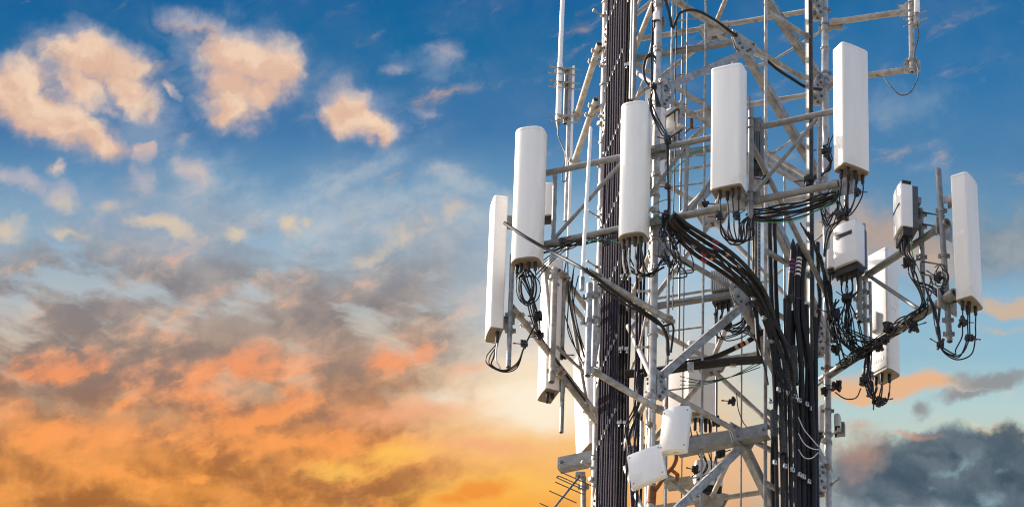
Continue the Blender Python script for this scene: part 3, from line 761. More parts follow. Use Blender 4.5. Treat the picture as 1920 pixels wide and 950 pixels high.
# side arm from the nearest leg to the near left, with the masts it holds
sa = thing('side_arm', 'pair of grey pipes from the near leg ending in a left-hand mast', 'arm', at(LC_, P(1238, 690, LC_.y).z))
def sarm(pa, pe, Ye, r):
    e = P(pe[0], pe[1], Ye); a = PZ(pa[0], pa[1], e.z)
    MB().pipe(a, e, r).build('arm', 'galv', sa); collar(sa, mid(a, e, .12), e - a, r, .06); collar(sa, mid(a, e, .93), e - a, r, .05)
    return a, e
S1 = sarm((1099, 506), (1262, 604), LC_.y - .10, .031)
S2 = sarm((1099, 687), (1243, 772), LC_.y - .10, .031)
q = S1[0]; ym = q.y + .07
mast(sa, 1104, 532, 704, ym, .030, 'galv'); mast(sa, 1115, 525, 690, ym + .25, .026, 'galv')
for y in (556, 602): 
    collar(sa, P(1104, y, ym), Z3, .030); collar(sa, P(1115, y - 4, ym + .25), Z3, .026)
    MB().bar(P(1090, y + 4, ym - .03), P(1122, y - 3, ym + .25), .02, .03).build('clamp_bar', 'galv', sa)
mast(sa, 1224, 600 + 170, 850, LC_.y - .02, .022, 'cream'); mast(sa, 1203, 790, 880, LC_.y + .1, .018, 'cream')

# right frame from the right leg
rf = thing('antenna_frame', 'dark two-rail pipe frame reaching out right from the right leg', 'frame', P(1556, 700, LR_.y))
zl2, zu2 = P(1562, 700, LR_.y - .04).z, P(1600, 534, LR_.y - .22).z
RLa, RLe = PZ(1540, 712, zl2), PZ(1790, 549, zl2)
RUa, RUe = PZ(1618, 521, zu2), PZ(1777, 417, zu2)
rail(rf, RLa, RLe, .040); rail(rf, RUa, RUe, .036)
MB().pipe(along(RLa, RLe, 1776), along(RLa, RLe, 1793), .052).build('rail_sleeve', 'galvd', rf)
MB().pipe(along(RUa, RUe, 1752), along(RUa, RUe, 1779), .048).build('rail_sleeve', 'galvd', rf)
strut(rf, along(RUa, RUe, 1626) + Vector((0, -.05, -.03)), along(RLa, RLe, 1727) + Z3 * .05, .021)
LEANR = rad(2.0)
mR = mast(rf, 1728, 392, 512, RUe.y + .30, .026, 'galvd', rad(.6)); mast(rf, 1731.5, 512, 580, RUe.y + .34, .017, 'galvd')
for y in (402, 425, 482): collar(rf, P(1728, y, mR.y), Z3, .026)
mR6 = mast(rf, 1770, 318, 640, RUe.y + .02, .029, 'galvd', rad(2.0))
for y in (395, 480, 600, 626): collar(rf, P(1770 + (y - 475) * .06, y, mR6.y), Z3, .029)
for dy in (0, 22, 92, 116): MB().tube([P(1730, 400 + dy - 2, mR.y - .03), P(1771, 405 + dy, mR6.y - .04)], .0085, 8).build('threaded_rod', 'bolt', rf)
MB().poly(along(RUa, RUe, 1770) + Vector((0, .07, 0)), crd, Z3, [(-.11, -.10), (.11, -.10), (.11, .10), (-.11, .10)], .012).build('clamp_plate', 'galv', rf)
MB().poly(along(RLa, RLe, 1776) + Vector((0, .07, 0)), crd, Z3, [(-.13, -.11), (.13, -.11), (.13, .11), (-.13, .11)], .012).build('clamp_plate', 'galv', rf)
mg = mast(rf, 1611, 505, 603, LR_.y - .42, .030, 'galvd'); mast(rf, 1621, 420, 655, LR_.y - .30, .021, 'galv')
mast(rf, 1632, 528, 656, LR_.y - .22, .019, 'galv'); m7 = mast(rf, 1628, 640, 742, LR_.y - .38, .024, 'galv')
for y in (560, 592): collar(rf, P(1611, y, mg.y), Z3, .030); 
for y in (548, 575, 600): collar(rf, P(1621, y, LR_.y - .30), Z3, .024)
for y in (700, 720): collar(rf, P(1628, y, m7.y), Z3, .024)
for y in (20, 47, 138, 150, 640, 690, 730, 770): collar(rf, at(LR_, P(1552, y, LR_.y).z), Z3, RL, .03)

# ------------------------------------------------------------------ panel antennas
def ell(w, d, kind):
    pts = []
    if kind == 'round':
        hw = w / 2; k = d * .30
        pts += [(-hw + .012, 0), (hw - .012, 0), (hw - .003, .004), (hw, .014), (hw, k)]
        for i in range(1, 16):
            q = math.pi * i / 16; c_, s_ = math.cos(q), math.sin(q)
            pts.append((hw * math.copysign(abs(c_) ** .62, c_), k + (d - k) * s_ ** .72))
        pts += [(-hw, k), (-hw, .014), (-hw + .003, .004)]
    else:
        hw = w / 2; r0, r1 = .014, min(.030, d * .22)
        def arc(cx, cy, r, a, b, n): return [(cx + r * math.cos(a + (b - a) * i / n), cy + r * math.sin(a + (b - a) * i / n)) for i in range(n + 1)]
        bow = .006
        pts += arc(-hw + r0, r0, r0, math.pi, 1.5 * math.pi, 3) + arc(hw - r0, r0, r0, 1.5 * math.pi, 2 * math.pi, 3)
        pts += arc(hw - r1, d - r1, r1, 0, math.pi / 2, 6)
        pts += [(hw * .4, d + bow * .8), (0, d + bow), (-hw * .4, d + bow * .8)]
        pts += arc(-hw + r1, d - r1, r1, math.pi / 2, math.pi, 6)
    return pts
PAN = {}
def panel(key, label, px, ytop, ybot, Y, w, d, yaw, kind='flat', roll=0.0, m='radome', conn=(), group=None, mk=None, plate=None, pole=None, seam=True, tilt=0.0, clen=.07):
    """px, ybot: where the middle of the front face meets the bottom edge; yaw > 0 turns the right edge nearer"""
    a = Vector((math.cos(rad(yaw)), -math.sin(rad(yaw)), 0)); n = Vector((-math.sin(rad(yaw)), -math.cos(rad(yaw)), 0))
    B = P(px, ybot, Y); h = P(px, ytop, Y).z - B.z
    up = Z3.copy()
    Rm = Matrix.Rotation(rad(roll), 3, n) @ Matrix.Rotation(rad(tilt), 3, a)
    up = Rm @ up; a2 = Rm @ a; n2 = Rm @ n
    O = B - n2 * d                                # bottom, middle of the back
    def W(x, y, z): return O + a2 * x + n2 * y + up * z
    t = thing('panel_antenna', label, 'antenna', O, group)
    pf = ell(w, d, kind); cy = d / 2
    def ring(z, k): return [W(x * k, cy + (y - cy) * k, z) for x, y in pf]
    cap = .035
    b = MB(); b.loft([ring(0.004, .985), ring(.010, 1), ring(h - cap - .004, 1)]); b.build('radome', m, t)
    if seam:
        b = MB(); b.loft([ring(h - cap - .004, .985), ring(h - cap, .985)]); b.build('seam', 'seam', t)
    b = MB(); b.loft([ring(h - cap, .992), ring(h - cap + .003, 1.004), ring(h - .012, 1.002), ring(h - .004, .975), ring(h, .91)]); b.build('top_cap', m, t)
    b = MB(); b.loft([ring(-.010, .94), ring(-.004, .985), ring(.004, .985)]); b.build('end_plate', 'base', t)
    cs = []
    for (x, y) in conn:
        c = W(x * w / 2, y * d, -.012)
        b = MB(); b.tube([c, c - up * .02], .019, 10); b.tube([c - up * .018, c - up * (.02 + clen), c - up * (.03 + clen)], [.018, .0165, .009], 10)
        b.build('connector', 'tape', t); cs.append(c - up * (.03 + clen))
    for z in (h * .10, h * .86):                  # brackets on the back
        b = MB(); b.box(W(0, -.03, z), a2 * .055, n2 * .03, up * .045, .004)
        b.box(W(0, -.075, z), a2 * .035, n2 * .015, up * .03, .003)
        for s in (-1, 1): b.box(W(s * .05, -.06, z), a2 * .004, n2 * .06, up * .04)
        b.build('mounting_bracket', 'galvd', t)
    if mk:                                        # a pale moulded mark of leaf-like strokes
        b = MB(); fx, fz, face = mk
        for k in range(5):
            an = rad(20 + k * 14); L = .035 + .012 * (k % 3)
            c = W(fx * w / 2 + .012 * k - .02, d + .011, fz * h + .006 * (k % 2)) if face == 'front' else W(-w / 2 - .002, fx * d + .012 * k - .02, fz * h + .006 * (k % 2))
            ax = (a2 if face == 'front' else n2); nn = (n2 if face == 'front' else -a2)
            dr = ax * math.cos(an) + up * math.sin(an); pr = ax * -math.sin(an) + up * math.cos(an)
            b.box(c, dr * L, pr * .005, nn * .0012, .001)
        b.build('moulded_mark', 'mark', t)
    if plate: plate(t, W, a2, n2, up, w, d, h)
    PAN[key] = dict(t=t, c=cs, W=W, up=up, n=n2, a=a2, w=w, d=d, h=h)
    return t
FQ = ((-.62, .55), (-.2, .62), (.22, .62), (.62, .55))
panel('p1', 'tall round-fronted white panel at the left end of the front frame', 982, 236, 482, fm[0].y - .17, .298, .185, 12, 'round', conn=((-.62, .45), (-.32, .55), (.2, .55), (.62, .5)))
panel('p2', 'tall round-fronted white panel hiding the left cable bundle', 1181, 189, 436, fm[1].y - .19, .282, .185, 16, 'round', conn=FQ, clen=.085)
panel('p3', 'flat-fronted white panel in front of the tower middle', 1360, 122, 349, fm[2].y - .22, .315, .165, 19, 'flat', conn=((-.62, .4), (-.45, .75), (-.05, .5), (.35, .7), (.62, .35), (.75, .7)))
panel('p4', 'highest white panel covering the right leg, its left side sunlit', 1607, 86, 313, q4.y - .12, .305, .175, -33, 'flat', conn=((-.7, .35), (-.5, .75), (-.2, .4), (.1, .7), (.4, .4), (.72, .6)))
panel('p5', 'leftmost white panel, seen side on with a bright narrow front', 913, 378, 626, A1[0].y - .02, .255, .135, 76, 'flat', m='radome2', conn=((.55, .35), (.15, .3)), clen=.10)
panel('p6', 'far right white panel with a faint moulded mark on its side', 1834, 338, 566, RUe.y - .1, .27, .175, -63, 'flat', roll=2.2, conn=((-.72, .3), (-.4, .6), (0, .35), (.35, .7)), mk=(.52, .52, 'side'))
def p7plate(t, W, a, n, up, w, d, h):
    sx = -w / 2 - .004
    q = MB(); q.box(W(sx, d * .5, .135), a * .003, n * d * .43, up * .105, .002); lp = q.build('nameplate', 'plate', t)
    q = MB(); x = -.075
    for k, (wd, hh) in enumerate(((.004, .06), (.016, .035), (.016, .035), (.012, .05), (.016, .035), (.004, .05), (.016, .035))):
        q.box(W(sx - .004, d * .5 + x, .14), a * .001, n * wd * .5, up * hh * .5); x += .022
    q.build('plate_lettering', 'mark', t, sub=lp)
    q = MB(); q.box(W(sx - .012, d * .35, h * .42), a * .014, n * .04, up * .11, .004); q.build('side_module', 'grey', t)
panel('p7', 'white panel turned away at lower right, its sunlit back crossed by shadows', 1678, 468, 696, LR_.y - .05, .185, .255, -47, 'flat', m='radome', conn=((-.7, .25), (-.72, .55), (-.1, .75)), plate=p7plate, mk=(.0, .52, 'front'))
panel('p8', 'white panel low on the left seen behind the cream frame pipes', 1014, 492, 738, LL_.y - .75, .235, .15, 66, 'flat', m='radome2', conn=((.5, .35), (.2, .6), (-.2, .5), (.55, .7)), clen=.03)
panel('p9', 'slanting white panel behind the left leg near the beam stub', 1092, 650, 845, LL_.y + .75, .30, .14, 60, 'flat', m='radome2', roll=6, conn=())
panel('p10', 'narrow cream panel half hidden behind the second tall panel', 1222, 165, 330, LC_.y + 1.3, .19, .11, 22, 'flat', m='radome2', conn=((-.4, .5), (.3, .5)))
panel('p12', 'broad cream panel behind the ladder above the cross beam', 1318, 640, 775, mLR.y + .45, .31, .15, -14, 'flat', m='radome2', conn=((-.4, .5), (.0, .4), (.3, .5), (.6, .5)), clen=.12)
panel('p13', 'cream panel behind the tower left of the small square antennas', 1262, 690, 800, mLR.y + .7, .26, .12, 30, 'flat', m='radome2')

# ------------------------------------------------------------------ remote radio units
def radio(key, label, px, ytop, ybot, Y, w, d, yaw, m='wht', roll=0, slot=None, fins=False, ports=6, side_slot=False, group=None, foot=.09):
    a = Vector((math.cos(rad(yaw)), -math.sin(rad(yaw)), 0)); n = Vector((-math.sin(rad(yaw)), -math.cos(rad(yaw)), 0))
    B = P(px, ybot, Y); h = P(px, ytop, Y).z - B.z
    Rm = Matrix.Rotation(rad(roll), 3, n); up = Rm @ Z3; a = Rm @ a
    O = B - n * d
    def W(x, y, z): return O + a * x + n * y + up * z
    t = thing('radio_unit', label, 'radio unit', O, group)
    pf = ell(w, d, 'flat'); cy = d / 2
    if fins:
        b = MB(); k = max(7, int(w / .022))
        b.box(W(0, d * .3, h / 2), a * w / 2, n * d * .3, up * h / 2, .006); b.build('housing', m, t)
        b = MB()
        for i in range(k): b.box(W(-w / 2 + w * (i + .5) / k, d * .78, h / 2), a * w * .14 / k * 2.2, n * d * .22, up * h * .47)
        b.build('cooling_fin', m, t)
    else:
        ring = lambda z, k: [W(x * k, cy + (y - cy) * k, z) for x, y in pf]
        b = MB(); b.loft([ring(.0, .99), ring(.012, 1), ring(h - .03, 1), ring(h - .008, .97), ring(h, .88)]); b.build('cover', m, t)
        b = MB(); b.box(W(0, -.03, h * .48), a * w * .44, n * .03, up * h * .46, .005)
        b.build('heat_sink', 'dgrey', t)
    b = MB(); b.box(W(0, d * .42, -foot / 2 - .002), a * w * .46, n * d * .40, up * foot / 2, .006); b.build('connector_block', 'dark', t)
    cs = []
    for i in range(ports):
        c = W(-w * .38 + w * .76 * i / max(1, ports - 1), d * (.30 + .3 * (i % 2)), -foot)
        b = MB(); b.tube([c, c - up * .06, c - up * .075], [.013, .012, .007], 8); b.build('port', 'tape', t); cs.append(c - up * .075)
    if slot:
        x0, x1, z0, hs = slot
        b = MB(); b.box(W((x0 + x1) / 2 * w / 2, d + .007, z0 * h), a * (x1 - x0) * w / 4, n * .004, up * hs, .003); b.build('handle_slot', 'dark', t)
    if side_slot:
        b = MB(); b.box(W(w / 2 + .001, d * .5, h * .965), a * .004, n * d * .38, up * .020, .002); b.build('handle_slot', 'dark', t)
    for z in (h * .25, h * .75):
        b = MB(); b.box(W(0, -.085, z), a * .05, n * .03, up * .035, .004); b.build('mounting_bracket', 'galvd', t)
    PAN[key] = dict(t=t, c=cs, W=W, up=up, n=n, a=a, w=w, d=d, h=h)
    return t
radio('r1', 'white radio unit with a black slot beside the right leg', 1584, 417, 494, LR_.y - .62, .285, .15, 34, slot=(-.72, .62, .70, .022), ports=8)
radio('r2', 'white radio unit with a dark base at the right frame end', 1682, 352, 436, RUe.y + .18, .27, .125, 74, slot=(-.75, .75, .52, .009), side_slot=True, ports=7, foot=.10)
radio('r3', 'small cream radio unit tucked behind the left front panel', 1025, 342, 402, FLa.y + .32, .125, .10, 10, m='radome2', ports=2, foot=.05)
radio('r4', 'dark finned radio unit behind the middle panel', 1416, 218, 300, fm[2].y + .5, .12, .15, 10, m='dgrey', fins=True, ports=2)
radio('r5', 'grey finned radio unit under the curved black cables', 1350, 503, 543, YF(1348, -.35), .20, .16, 18, m='grey', fins=True, ports=6, foot=.12)
radio('r6', 'grey equipment box fixed left of the right leg near the bottom', 1541, 757, 806, LR_.y + .1, .12, .16, 8, m='grey', ports=2, foot=.03)
radio('r7', 'small grey box fixed right of the right leg near the bottom', 1569, 774, 796, LR_.y - .02, .06, .10, 10, m='grey', ports=1, foot=.02)
radio('r8', 'cream radio unit half hidden left of the slotted white radio', 1558, 465, 500, LR_.y - .25, .10, .12, 20, m='radome2', ports=3, foot=.05)
radio('r9', 'cream radio unit behind the ladder below the cross beam', 1330, 862, 905, mLR.y + .1, .28, .14, -10, m='radome2', ports=5)
radio('r10', 'tiny white box on the cable near the top of the near leg', 1230, 21, 36, LC_.y - .05, .068, .05, 15, m='wht', ports=1, foot=.01)

# ------------------------------------------------------------------ whip antennas, small aerials
# slim whip in its clamp rack, on two slanting arms behind the left leg
YW = LL_.y + 1.15
wr = thing('whip_antenna', 'tall white whip antenna in a ladder-like clamp rack at the upper left', 'antenna', P(1050, 230, YW))
b = MB(); a, e = P(1050, -60, YW), P(1050, 122, YW); a.x = e.x + .012
b.tube([e, a], .024, 14); b.build('whip', 'whip', wr)
e2 = at(e, P(1050, 226, YW).z)
MB().tube([e2, at(e, e.z + .02)], .030, 14).build('sleeve', 'whip', wr)
MB().tube([at(e, e2.z), at(e, e2.z - .05), at(e, e2.z - .13)], [.030, .022, .006], 10).build('foot', 'galvd', wr)
wm = thing('whip_mount', 'clamp rack of three pale pipes and threaded rods holding the upper left whip', 'mount', P(1066, 300, YW + .05))
for px, y0, y1, r, m in ((1060.5, 128, 228, .020, 'galvd'), (1067, 128, 410, .018, 'cream')):
    q = P(px, 180, YW + .04); MB().pipe(at(q, P(px, y1, YW).z), at(q, P(px, y0, YW).z), r).build('pipe', m, wm)
q = P(1074, 180, YW - .03); MB().bar(at(q, P(1074, 470, YW).z), at(q, P(1074, 127, YW).z), .026, .008, (0, 1, 0)).build('flat_bar', 'whip', wm)
for k, y in enumerate((125, 136, 151, 162, 213, 225)):
    MB().tube([P(1030 + (k % 2) * -2, y, YW - .04), P(1091, y + 6, YW - .05)], .0065, 6).build('threaded_rod', 'galv', wm)
for px in (1050, 1061, 1068):
    for y in (130, 156, 218): collar(wm, P(px, y + 2, YW + (.0 if px < 1055 else .04)), Z3, .028, .03, 'cream')
for (pa, pe, lab) in (((1124, 82), (1080, 222), 'upper slanting cream pipe arm left of the feeder bundle'), ((1118, 186), (1074, 312), 'lower slanting cream pipe arm left of the feeder bundle')):
    ar = thing('pipe_arm', lab, 'arm', P(pa[0], pa[1], LL_.y - .05))
    a_ = P(pa[0], pa[1], LL_.y - .08); e_ = PZ(pe[0], pe[1], a_.z)
    MB().pipe(a_, e_, .033).build('pipe', 'cream', ar)
    for k in (.10, .24, .92): collar(ar, mid(a_, e_, k), e_ - a_, .033, .04, 'cream')
    MB().bar(mid(a_, e_, .16), at(LL_, a_.z - .05), .05, .05).build('clamp_block', 'cream', ar)
# thin white stick antennas
def stick(lab, px, y0, y1, Y, r, lean=0.0):
    q = P(px, y1, Y); t = thing('stick_antenna', lab, 'antenna', q)
    top = at(q, P(px, y0, Y).z); top.x += lean
    MB().tube([q + Z3 * .1, mid(q, top, .5), top - Z3 * .02, top], [r, r, r * .9, r * .5], 10).build('rod', 'whip', t)
    MB().tube([q - Z3 * .02, q + Z3 * .12], r * 1.35, 10).build('ferrule', 'galv', t)
stick('slim white stick antenna standing in front of the left feeder bundle', 1091, 238, 540, S1[0].y + .02, .0175, .045)
stick('hair-thin white rod antenna hanging behind the front frame at left', 1064, 300, 478, YW - .05, .009)
tr = thing('outrigger_mount', 'pale rectangle of pipes reaching out at the upper right', 'mount', P(1555, 90, LR_.y))
YT = LR_.y - .1
za = P(1556, 43, YT).z; zb3 = P(1556, 152, YT).z
ta, te = PZ(1556, 43, za), PZ(1706, 21, za)
ba, be = PZ(1556, 151, zb3), PZ(1722, 128, zb3)
MB().pipe(ta, te, .034).build('arm', 'cream', tr); MB().pipe(ba, be, .034).build('arm', 'cream', tr)
tm = P(1709, 60, te.y - .06)
MB().pipe(at(tm, P(1709, 136, tm.y).z), at(tm, P(1709, -60, tm.y).z), .029).build('mast_pipe', 'cream', tr)
crossover(tr, te + (ta - te).normalized() * .05, te - ta, .034, at(tm, te.z), .029, 'cream'); crossover(tr, along(ba, be, 1709), be - ba, .034, at(tm, be.z), .029, 'cream')
for z in (za, zb3): collar(tr, at(LR_, z), Z3, RL, .06, 'cream'); MB().poly(at(LR_, z) + Vector((.12, -.08, 0)), X3, Z3, [(-.06, -.075), (.06, -.075), (.06, .075), (-.06, .075)], .012).build('clamp_plate', 'cream', tr)
for y in (38, 112): collar(tr, P(1709, y, tm.y), Z3, .029, .03, 'cream')
tw = thing('whip_antenna', 'white whip antenna base cut off by the top right edge', 'antenna', P(1720, 40, tm.y - .05))
MB().tube([P(1719, 40, tm.y - .05), P(1719, -60, tm.y - .05)], .031, 14).build('whip', 'whip', tw)
MB().tube([P(1719, 48, tm.y - .05), P(1719, 26, tm.y - .05)], .034, 14).build('ferrule', 'galv', tw)
for y in (22, 36): MB().tube([P(1694, y + 14, tm.y - .06), P(1738, y - 2, tm.y - .07)], .007, 6).build('threaded_rod', 'galv', tw)
# Yagi at the lower left
yg = thing('yagi_antenna', 'little yagi antenna with rod elements at the lower left foot', 'antenna', P(1093, 900, LL_.y - .3))
Yy = LL_.y - .3
MB().tube([P(1030, 962, Yy - .5), P(1086, 893, Yy)], .012, 8).build('boom', 'galvd', yg)
def ywp(k, off, dz=0): 
    c = mid(P(1030, 962, Yy - .5), P(1086, 893, Yy), k); return c
ed = Vector((.80, 0, -.42)).normalized()
for k, L in ((.12, .145), (.45, .15), (.68, .16), (.93, .175)):
    c = ywp(k, 0); MB().tube([c - ed * L, c + ed * L], .0055, 6).build('element', 'dgrey', yg)
c = ywp(.78, 0); bd = (P(1086, 893, Yy) - P(1030, 962, Yy - .5)).normalized()
lp = [c + ed * .15 + bd * .0] + [c - ed * .15, c - ed * .175 + bd * .02, c - ed * .15 + bd * .05] + [c + ed * .15 + bd * .05]
MB().tube(smooth(lp, 5), .0055, 6).build('folded_dipole', 'dgrey', yg)
MB().pipe(P(1094, 1010, Yy + .03), P(1094, 893, Yy + .03), .026).build('mast_pipe', 'cream', yg)
MB().box(P(1088, 890, Yy), X3 * .05, Vector((0, .03, 0)), Z3 * .025, .008).build('boom_clamp', 'cream', yg)
collar(yg, P(1094, 912, Yy + .03), Z3, .026, .05, 'cream')
# two small square panels on a rusty bent pipe
def small_panel(lab, cs, Y, th, yaw, curve=0.0):
    """cs: top-left, top-right, bottom-right, bottom-left in the photo"""
    w3 = []
    x0 = sum(c[0] for c in cs) / 4
    for (x, y) in cs: w3.append(P(x, y, Y - (x - x0) / 190.3 * math.tan(rad(yaw))))
    t = thing('square_antenna', lab, 'antenna', sum(w3, Vector()) / 4)
    a, b_, c, d_ = w3
    nn = (b_ - a).cross(d_ - a).normalized()
    if nn.y > 0: nn = -nn
    N = 10
    def row(s, k): 
        l, r = mid(a, d_, s), mid(b_, c, s)
        return [mid(l, r, i / N) + nn * (curve * math.sin(math.pi * i / N) * .06 - (0 if k else th)) for i in range(N + 1)]
    m_ = MB(); rings = []
    for s, ins in ((0.0, .92), (0.02, 1), (.98, 1), (1.0, .92)):
        f, bk = row(s, 1), row(s, 0)
        ring = f + bk[::-1]; cc = sum(ring, Vector()) / len(ring)
        rings.append([cc + (p - cc) * Vector((1, 1, 1)) if ins == 1 else cc + (p - cc) * ins for p in ring])
    m_.loft(rings); m_.build('cover', 'radome', t)
    edge = [w3[0], w3[1], w3[2], w3[3]]; cc0 = sum(w3, Vector()) / 4
    rim = [cc0 + (p - cc0) * .985 - nn * th * .92 for p in edge]
    for p1_, p2_ in zip(rim, rim[1:] + rim[:1]): MB().tube([p1_, mid(p1_, p2_), p2_], .010, 8).build('rim', 'seam', t)
    for fx, fy in ((.08, .10), (.92, .10), (.92, .90), (.08, .90)):
        p_ = mid(mid(a, d_, fy), mid(b_, c, fy), fx); MB().cyl(p_ + nn * (curve * math.sin(math.pi * fx) * .06), nn, .007, .006, 8).build('screw', 'bolt', t)
    q = MB(); cc = sum(w3, Vector()) / 4 - nn * (th + .01); q.box(cc, (b_ - a).normalized() * .06, nn * .012, (a - d_).normalized() * .06, .003); q.build('back_plate', 'rust', t)
    return t
Ysq = LC_.y - .35
small_panel('small upright white square antenna with a rounded front near the tower foot', [(1243, 769), (1294, 760), (1286, 842), (1235, 848)], Ysq, .06, 10, .6)
small_panel('small tilted white square antenna with a rust stain at its corner', [(1175, 854), (1238, 831), (1248, 888), (1184, 914)], Ysq + .05, .055, 12, .12)
rp = thing('rusty_bracket', 'rusty bent pipe bracket behind the two small square antennas', 'bracket', P(1222, 935, Ysq + .3))
MB().tube(smooth([P(1266, 846, Ysq + .12), P(1268, 858, Ysq + .15), P(1263, 872, Ysq + .2), P(1252, 885, Ysq + .25), P(1240, 902, Ysq + .3), P(1226, 922, Ysq + .33)], 5), .020, 10).build('pipe', 'rust', rp)
MB().bar(P(1257, 879, Ysq + .22), P(1272, 890, Ysq + .25), .035, .015).build('strap', 'rust', rp)
MB().bar(P(1271, 888, Ysq + .25), P(1268, 901, Ysq + .27), .035, .015).build('strap', 'rust', rp)
MB().tube([P(1223, 914, Ysq + .34), P(1221, 944, Ysq + .34)], .042, 12).build('clamp', 'rust', rp)
MB().tube([P(1221, 944, Ysq + .34), P(1220, 950, Ysq + .34)], .022, 10).build('bolt', 'rust', rp)
tr2 = thing('equipment_shelf', 'small grey steel shelf behind the rusty bracket near the bottom', 'shelf', P(1275, 905, 41.9))
MB().poly(P(1274, 906, 41.9), ldir, (0.25, 1, 0), [(-.13, -.10), (.13, -.10), (.13, .10), (-.13, .10)], .012).build('tray', 'galv', tr2)
MB().bar(P(1254, 900, 41.85), P(1300, 935, 41.95), .03, .03).build('strut', 'galv', tr2)
# rust-streaked box in a slotted steel cradle
jb = thing('junction_box', 'white rust-streaked box in a slotted cradle right of the near leg', 'box', P(1268, 252, 41.7))
Yj = 41.7; jd = Vector((math.cos(rad(22)), -math.sin(rad(22)), 0)); jn = Vector((-jd.y, jd.x, 0))
c = P(1264, 228, Yj); MB().box(c, jd * .055, jn * .07, Z3 * .125, .006).build('box', 'rustw', jb)
for y, m in ((206, 'galv'), (250, 'galv')):
    a_, e_ = P(1246, y + 12, Yj - .08), P(1284, y - 14, Yj - .16); MB().channel(a_, e_, .041, .041, .005).build('slotted_channel', m, jb)
    MB().tube([mid(a_, e_, .12) - Z3 * .021, mid(a_, e_, .88) - Z3 * .021], .008, 6).build('slot', 'dark', jb)
MB().channel(P(1275, 262, Yj - .12), P(1275, 190, Yj - .12), .03, .03, .004, crn).build('slotted_channel', 'galv', jb)
MB().bar(P(1284, 250, Yj + .02), P(1298, 238, Yj + .05), .03, .008).build('bent_strap', 'rust', jb)
MB().bar(P(1297, 241, Yj + .05), P(1297, 222, Yj + .05), .03, .008).build('bent_strap', 'rust', jb)
MB().tube([P(1263, 256, Yj), P(1263, 266, Yj)], .032, 12).build('spout', 'galvd', jb)

# ------------------------------------------------------------------ thick black cables
def cable(name, lab, grp, pts, r, m='black', n=10, k=6, bands=()):
    w = smooth([P(x, y, Y) for x, y, Y in pts], k)
    if not bands:
        return tag(MB().tube(w, r, n).build(name, m, base=w[-1]), lab, 'cable', grp)
    t = thing(name, lab, 'cable', w[-1], grp)
    MB().tube(w, r, n).build('jacket', m, t)
    for (i, bm_) in bands:
        i = max(1, min(len(w) - 2, int(i * (len(w) - 1)))); d_ = (w[i + 1] - w[i - 1]).normalized()
        MB().tube([w[i] - d_ * .016, w[i] + d_ * .016], r * 1.07, n).build('tape_band', bm_, t)
    return t
OFF = .30
arc = [(1258, 408, 0), (1280, 436, 0), (1312, 462, 0), (1352, 488, 0), (1392, 522, 0), (1422, 562, 0), (1443, 615, 0), (1454, 680, 0)]
ends = [1452, 1463, 1471, 1479, 1487]
for i in range(5):
    dx, dy = i * 7 - 12, i * -13 + 24
    pts = []
    for j, (x, y, _) in enumerate(arc):
        s_ = min(1, j / 6.)
        o_ = min(1, .30 + j * .28); pts.append((x + dx * o_ * (1 - s_) + (ends[i] - 1456) * s_ * (.4 + .6 * (j == 7)), y + dy * o_ * (1 - s_ * .7), YF(x, OFF + .03 * (i % 3)) + (0.0 if j > 1 else .0)))
    x = ends[i]
    for y in (760, 850, 1010): pts.append((x + (y - 680) * .018, y, YF(x, OFF + .02 * (i % 2))))
    bands = [(.20 + .022 * q + .015 * i, 'red') for q in range(2)] + [(.25 + .02 * i, 'orange')] if i in (1, 3) else [(.23 + .02 * q, 'red') for q in range(2)]
    cable('power_cable', 'thick black cable sweeping in an arc from the near leg down the rack', 'thick black cables arching from the near leg', pts, .0205 if i != 2 else .0165, m=('black', 'faded', 'black', 'black', 'faded')[i], bands=bands, k=7)
heads = [(1487, 462, 'purple'), (1500, 458, 'white'), (1508, 470, 'purple'), (1494, 470, None)]
for i, (hx, hy, bm_) in enumerate(heads):
    ex = (1496, 1506, 1525, 1515)[i]
    Y = YF(1490, OFF - .02 * i)
    sp = [(hx, hy - 14, Y), (hx - .5, hy + 14, Y), (hx - 5, hy + 70, Y), (hx - 9 + i * 4, hy + 140, Y), (hx - 7 + i * 9, 680, Y), (ex - 3, 760, Y), (ex, 850, Y), (ex + 2, 1010, Y)]
    w = smooth([P(*p) for p in sp], 7)
    lab = ('thick black cable with purple tape rings rising to a pointed end', 'thick black cable with white tape rings rising to a pointed end', 'thick black cable bowing out to the right side of the rack', 'plain thick black cable rising to a pointed end behind the ringed ones')[i]
    t = thing('power_cable', lab, 'cable', w[-1])
    rs = [.006, .012, .019, .026, .030, .032, .031] + [.028] * (len(w) - 7)
    MB().tube(w, rs, 12).build('jacket', 'black', t)
    if bm_ and i < 2:
        for q in range(5 if i else 4):
            k_ = 9 + q * .9; j = int(k_); f = k_ - j; c = mid(w[j], w[j + 1], f); d_ = (w[j + 1] - w[j]).normalized()
            MB().tube([c - d_ * .012, c + d_ * .012], .030, 12).build('tape_ring', bm_, t)
for i, (x0, x1) in enumerate(((1473, 1470), (1512, 1519), (1486, 1490), (1528, 1531), (1459, 1449))):
    Y = YF(1490, OFF - .08)
    cable('power_cable', 'thick black cable in the rear layer of the right bundle', 'rear layer of the right cable bundle', [(x0, 560 + 12 * i, Y), (x0 + 1, 650, Y), ((x0 + x1) / 2, 760, Y), (x1, 860, Y), (x1 + 2, 1010, Y)], .024)
